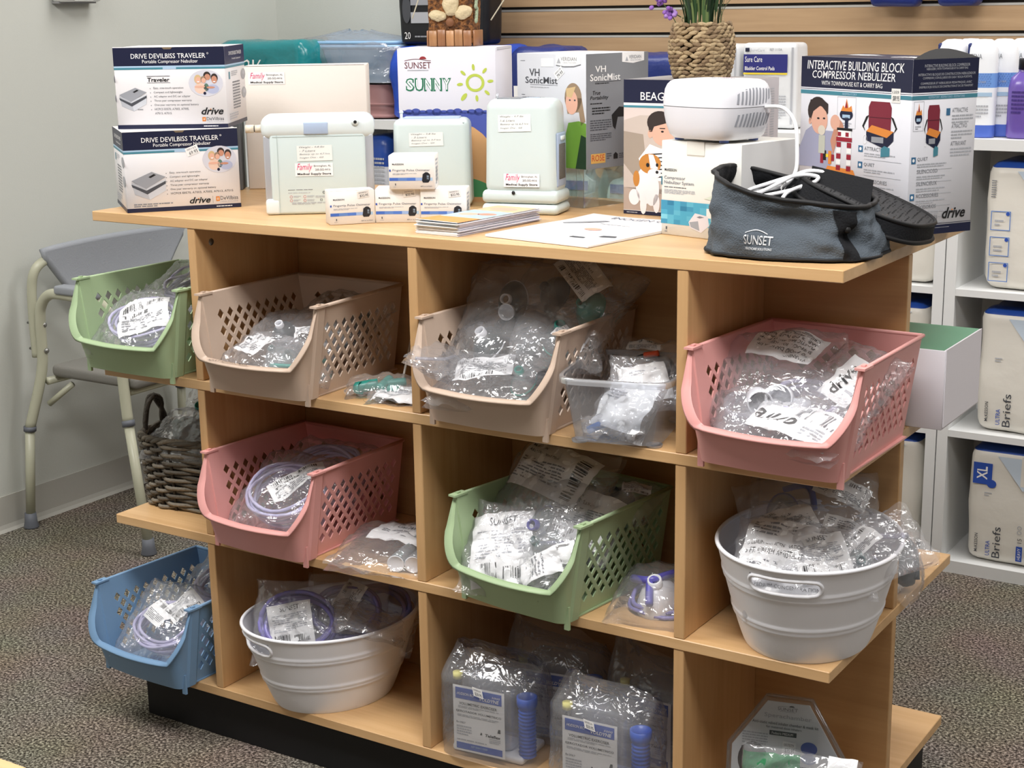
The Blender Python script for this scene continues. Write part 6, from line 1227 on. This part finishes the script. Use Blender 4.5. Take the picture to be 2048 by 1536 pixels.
def exerciser(label, x, y, deg, seed, front=True, price=None, hz=0.2):
    t = thing('breathing_exerciser', label, 'breathing exerciser', (x, y, Z3 + .0008), (0, 0, rad(deg)), 'bagged breathing exercisers in the bottom cubby')
    mb = MB(); mb.rbox(-.062, -.03, .014, .045, .04, .155, .012, EXB, 3); mb.rbox(-.05, -.022, .02, .0, .03, .15, .008, EXB, 2); mb.rbox(-.075, -.04, .001, .072, .05, .015, .005, MWH, 2); chm = mb.build('chamber', t)
    mb = MB(); mb.lathe([(0, 0), (.009, 0), (.009, .012), (0, .012)], EXY, 14, c=(-.058, -.042, .148)); mb.build('yellow_float', chm)
    mb = MB(); mb.lathe([(.012, .01), (.0135, .012)] + [(.0138 + .0028 * (.5 + .5 * sin(k * pi / 2)), .012 + .0018 * k) for k in range(52)] + [(.017, .108), (.019, .115), (.019, .128), (.016, .128), (.014, .11)], EXBL, 18, c=(.071, -.018, .0)); mb.build('corrugated_tube', t)
    mb = MB(); mb.lathe([(0, 0), (.012, 0), (.012, .01), (.009, .012), (0, .012)], EXBL, 14, c=(-.055, .01, .06)); mb.build('blue_valve', chm)
    if front:
        mb = MB(); FL_ = lambda u, v, off: Vector((-.062 + .106 * u, -.054 - off, .012 + .128 * v + .002 * u)); mb.grid(lambda u, v: FL_(u, v, 0), 6, 2, PAPER); mb.grid(lambda u, v: FL_(u, v, -.0005), 6, 2, PAPER, False, True); lab_vol(Face(mb, FL_, .106, .128, seed)); mb.build('paper_label', t)
    def PB(u, v):
        a = 2 * pi * u; e_ = .5; k = 1 + .04 * noise.noise(Vector((cos(a) * 3, sin(a) * 3 + seed, v * 5))); top = max(0, (v - .72) / .28); sq = 1 - .86 * top ** 1.4
        x = .098 * k * math.copysign(abs(cos(a)) ** e_, cos(a)) * (1 - .1 * top) + .012 * top * sin(seed); y = .062 * k * math.copysign(abs(sin(a)) ** e_, sin(a)) * sq - .002
        return Vector((x, y, hz * v * (1 + .06 * top * sin(a + seed) - .10 * cos(a) * v * v) + .012 * top * noise.noise(Vector((cos(a) * 2.5 + seed, sin(a), 3))) + .003 * noise.noise(Vector((x * 50, y * 50, v * 14))) * (1 if v > .05 else 0) + .0004))
    mb = MB(); mb.grid(PB, 72, 26, FILM); mb.build('clear_bag', t)
    if price:
        mb = MB(); FP = lambda u, v, off: Vector((-.012 + .02 * u - .003 * v, -.0655 - off, .132 + .017 * v - .003 * u)); mb.grid(lambda u, v: FP(u, v, 0), 1, 1, WHITE); price_label('00859', price)(Face(mb, FP, .02, .017, 2)); mb.build('price_sticker', t)
    return t
exerciser('front left bagged breathing exerciser with a full printed card', .893, .062, 4, 1, True, '$20.95', .198)
exerciser('front right bagged breathing exerciser, its lower half cut by the photo edge', 1.130, .052, 2, 2, True, '$20.95', .196)
exerciser('bagged breathing exerciser directly behind the front left one', .955, .185, 8, 3, True, None, .205)
exerciser('bagged breathing exerciser directly behind the front right one', 1.175, .180, -4, 4, True, None, .205)
for k, (px, py, pz) in enumerate(((1.055, .10, .008), (1.245, .085, .0))):
    pass
mb = MB(); mb.lathe([(0, 0), (.9, 0), (1, .008), (1, .03)], EXY, 20, .019, .019); mb.lathe([(1, .03), (.95, .034), (0, .034)], EXY, 20, .019, .019)
# ---------------------------------------------------------------- spacer chamber pack and green bag in the bottom right cubby
SPW = M('pack_card', (226, 228, 230), .45)
t = thing('spacer_pack', 'hexagonal clear blister pack picturing a child, leaning in the bottom right cubby', 'blister pack', (1.448, .055, Z3 + .0012), (rad(-9), 0, rad(13)))
hexp = [(-.092, 0), (.102, 0), (.102, .125), (.042, .222), (-.032, .222), (-.092, .135)]
def hexm(k, y0, y1, mat, nm):
    mb = MB(); cx, cz = .005, .11; P2 = [(cx + (a - cx) * k, cz + (b - cz) * k) for a, b in hexp]; n = len(P2); V_ = [(a, y0, b) for a, b in P2] + [(a, y1, b) for a, b in P2]
    mb.add(V_, [list(range(n)), [n + i for i in range(n)][::-1]] + [(i, n + i, n + (i + 1) % n, (i + 1) % n) for i in range(n)], mat); return mb
mb = hexm(.93, .008, .010, SPW, 'card'); f = Face(mb, lambda u, v, off: Vector((-.092 + .194 * u, .008 - off, .222 * v)), .194, .222, 6)
sunset_logo(f, .41, .895, .58, .945, GREY, DGREY); f.text('Sperachamber', .30, .835, .70, .875, LGREY, 3); f.text('Anti-static valved inhaler chamber & mask kit', .2, .79, .76, .812, DGREY, 3); f.text('for metered dose inhalers', .32, .762, .62, .78, DGREY, 3); f.rect(.35, .71, .58, .745, DGREY, 2); f.text('Pediatric MEDIUM', .37, .718, .55, .736, WHITE, 3); f.greek(.12, .62, .34, .72, 5, LGREY)
BLO = M('print_blob_blue', (84, 106, 184), .5); f.ell(.69, .64, .07, .05, BLO, 2); f.ell(.69, .56, .065, .04, M('print_blob_pale', (150, 164, 214), .5), 2); f.greek(.62, .47, .74, .5, 2, DGREY)
f.ell(.22, .50, .13, .14, HAIR, 2); f.ell(.245, .455, .1, .11, SKIN, 3); f.poly([(.1, .5), (.12, .6), (.24, .63), (.33, .57), (.34, .5), (.26, .53), (.15, .5)], HAIR, 4); f.ell(.27, .47, .016, .008, BLACK, 5, 8); f.ell(.33, .4, .05, .04, M('print_mask', (214, 206, 190), .4), 5); f.poly([(.38, .38), (.5, .46), (.56, .45), (.5, .34), (.42, .31)], SKIN, 4); f.rect(.49, .36, .55, .5, DGREY, 5); f.ell(.52, .5, .035, .05, SKIN, 5); f.poly([(.03, .38), (.3, .36), (.4, .2), (.03, .2)], BLACK, 2); f.poly([(.03, .0), (.97, 0), (.97, .1), (.03, .1)], GREEN, 1)
mb.build('printed_card', t)
CLB = film('blister_clear', (244, 246, 248), .03, .35, .06, 8, 0); mb = hexm(1.0, .0, .028, CLB, 'b'); mb.build('clear_shell', t)
mb = MB(); pts = [(a, .014, b) for a, b in hexp]
mb.tube(pts, .0028, CLB, 6, closed=True); mb.build('shell_edge', t)
sticker(t, 'price_sticker', (-.002, .0068, .128), (1, 0, -.03), (.03, 0, 1), .022, .022, price_label('007079', '$35.95'))
bag('bagged_tubing', 'clear bag with a green card before the blister pack', 'bagged supplies', W_0, (1.505, .0, Z3 + .090), (80, 0, 8), .19, .175, .03, [('label', -.045, .045, 6, .095, .07, lambda f: None, M('card_green', (46, 124, 78), .5)), ('label', .065, .05, 0, .045, .08, lambda f: f.greek(.2, .6, .8, .7, 1, LGREY)), ('coil', .04, .005, 3, CLR, (.01, 0, .004))], 131)

# ---------------------------------------------------------------- wicker basket on the left end
WK = [M('wicker_%d' % k, c_, .75, bump=(140, .5)) for k, c_ in enumerate(((92, 86, 76), (126, 118, 104), (72, 66, 58)))]
t = thing('wicker_basket', 'grey wicker basket with an arched handle at the left end of the middle shelf', 'basket', (.112, .172, Z2 + .0006), (0, 0, rad(10)))
def wk(a, z, r=0):
    e_ = .62; k = 1 + .10 * z / .15; return Vector(((.126 * k + r) * math.copysign(abs(cos(a)) ** e_, cos(a)), (.088 * k + r) * math.copysign(abs(sin(a)) ** e_, sin(a)), z))
NS = 26; mb = MB()
for k in range(NS):
    a = 2 * pi * k / NS; mb.tube([wk(a, z_) for z_ in (.0, .04, .08, .12, .146)], .0034, WK[2], 5)
mb.build('wicker_stakes', t)
mb = MB()
for i in range(16):
    z_ = .005 + i * .0088
    mb.tube([wk(2 * pi * k / (NS * 4), z_, .0055 * cos(pi * k / 4 + (pi if i % 2 else 0))) for k in range(NS * 4)], .0041, WK[(i * 7 + i // 3) % 2 if i % 5 else 1], 5, closed=True)
mb.build('woven_wall', t)
mb = MB()
for q in range(3): mb.tube([wk(2 * pi * k / 120, .148 + .004 * sin(k * .7 + q * 2.1), .004 * cos(k * .7 + q * 2.1)) for k in range(120)], .0048, WK[q % 2], 5, closed=True)
mb.build('braided_rim', t)
mb = MB(); mb.grid(lambda u, v: wk(2 * pi * u, .003) * (1 - v) + Vector((0, 0, .003 * v)), 32, 2, WK[2]); mb.build('basket_floor', t)
for sx_ in (-1, 1):
    for q in range(2):
        mb = MB(); mb.tube([(sx_ * (.137 + .004 * cos(pi * k / 16 * 3 + q * pi)), -.034 * cos(pi * k / 16) + .004 * sin(k + q * pi), .135 + .082 * sin(pi * k / 16)) for k in range(17)], .0052, WK[2], 6); mb.build('handle', t)
wb = (.112, .172, Z2, rad(10)); MDG = M('mask_dark_grey', (52, 58, 60), .4, spec=.5)
bag('bagged_mask', 'front dark bagged mask in the wicker basket, its film edge over the left rim', 'bagged supplies', wb, (-.01, -.025, .135), (30, -4, -6), .22, .15, .055, [('lump', (.03, 0, .02), (.07, .045, .022), MDG), ('rod', [(-.06, -.03, .012), (0, -.01, .03), (.07, -.02, .02)], .006, MDK), ('mask', (-.045, .02, .004), .04, MCL, .3)], 141, 'bagged supplies in the wicker basket')
bag('bagged_mask', 'rear dark bagged mask heaped highest in the wicker basket', 'bagged supplies', wb, (.02, .05, .178), (36, 0, 8), .20, .17, .05, [('lump', (.02, 0, .016), (.07, .05, .02), MDG), ('mask', (-.05, -.01, .004), .042, MCL, .2, MTL)], 142, 'bagged supplies in the wicker basket')

# ---------------------------------------------------------------- commode chair
TUBE = M('chair_tube', (186, 186, 164), .35, spec=.4); PADG = M('chair_pad_grey', (150, 154, 160), .6, bump=(200, .1)); SEATG = M('chair_seat_grey', (128, 126, 120), .6, bump=(200, .1)); FEET = M('chair_tip', (104, 108, 116), .5)
ch = thing('commode_chair', 'grey padded chair with pale tube frame against the left wall', 'chair', (-.93, 1.05, 0))
cc = Vector((.93, -1.05, 0))
def C_(mb, nm, lab=None):
    mb.v = [tuple(Vector(q) + cc) for q in mb.v]; o = mb.build(nm, ch)
    if lab: o['label'] = lab
    return o
for s_, y in ((-1, .785), (1, 1.325)):
    yf = y + .035 * s_; yi = y - .02 * s_
    mb = MB(); mb.tube(smooth_path([(-1.150, yf, .30), (-1.118, y, .47), (-1.108, y, .60), (-1.098, y, .655), (-1.06, y, .69), (-1.0, y, .694), (-.93, y, .69), (-.86, y, .684), (-.815, y, .665), (-.795, y, .62), (-.795, y, .5), (-.775, y + .01 * s_, .36)], 6), .0150, TUBE, 14); C_(mb, 'side_frame')
    mb = MB(); mb.rbox(-1.02, y - .022, .697, -.85, y + .022, .722, .008, PADG, 3); C_(mb, 'armrest')
    for (xa, ya, za, xb_, yb_) in ((-1.150, yf, .302, -1.168, yf + .012 * s_), (-.775, y + .01 * s_, .362, -.700, y - .045 * -s_ * .9)):
        d_ = Vector((xb_, yb_, .03)) - Vector((xa, ya, za)); mb = MB(); mb.tube([(xa, ya, za), (xb_, yb_, .03)], .0136, TUBE, 14); lg = C_(mb, 'leg_extension')
        mb = MB(); mb.tube([Vector((xa, ya, za)) - d_ * .01, Vector((xa, ya, za)) + d_ * .04], .0180, FEET, 14); C_(mb, 'collar').parent = lg
        mb = MB(); mb.tube([(xb_, yb_, .045), (xb_, yb_, .02), (xb_, yb_, .004), (xb_, yb_, .0006)], .0145, FEET, 14, radii=[.0165, .018, .022, .0215]); C_(mb, 'rubber_tip').parent = lg
    mb = MB(); mb.tube(smooth_path([(-1.142, y - .006 * s_, .502), (-1.143, y - .006 * s_, .62), (-1.138, y - .006 * s_, .70), (-1.128, y - .010 * s_, .745), (-1.12, y - .035 * s_, .772), (-1.12, y - .10 * s_, .786)], 6), .0135, TUBE, 12); C_(mb, 'back_post')
    for zz in (.525, .60):
        mb = MB(); mb.tube([(-1.165, y - .004 * s_, zz), (-1.095, y - .004 * s_, zz)], .004, M('bolt_steel', (150, 150, 146), .3, .8), 8); mb.ell((-1.097, y - .004 * s_, zz), .008, .008, .008, M('bolt_steel'), 10, 6); C_(mb, 'bolt')
    mb = MB(); mb.tube([(-1.10, y, .37), (-1.03, y - .03 * s_, .43)], .009, TUBE, 10); C_(mb, 'brace'); 
for x_ in (-.80, -1.105):
    mb = MB(); mb.tube([(x_, .79, .435), (x_, 1.32, .435)], .011, TUBE, 12); C_(mb, 'seat_rail')
mb = MB(); mb.rbox(-1.10, .80, .446, -.76, 1.31, .482, .014, SEATG, 4); C_(mb, 'seat')
mb = MB()
def bk(u, v):
    y0, y1 = .856 + .115 * (1 - v) * .9, 1.41 - .115 * (1 - v) * .9
    return y0 + (y1 - y0) * u
n_u, n_v = 14, 8
Vb = lambda u, v, x: Vector((x + .012 * ((2 * u - 1) ** 2) - .004 * sin(pi * v), bk(u, v) - .04 + .0, .668 + .135 * v + .012 * (1 - (2 * u - 1) ** 2) * (v - .5)))
mb.grid(lambda u, v: Vb(u, v, -1.108), n_u, n_v, PADG); mb.grid(lambda u, v: Vb(u, v, -1.132), n_u, n_v, PADG, True, True)
ed = [(k / 14, 0) for k in range(15)] + [(1, k / 8) for k in range(1, 9)] + [(1 - k / 14, 1) for k in range(1, 15)] + [(0, 1 - k / 8) for k in range(1, 8)]
mb.tube([(Vb(u, v, -1.120)) for u, v in ed], .0125, PADG, 8, closed=True); C_(mb, 'backrest')
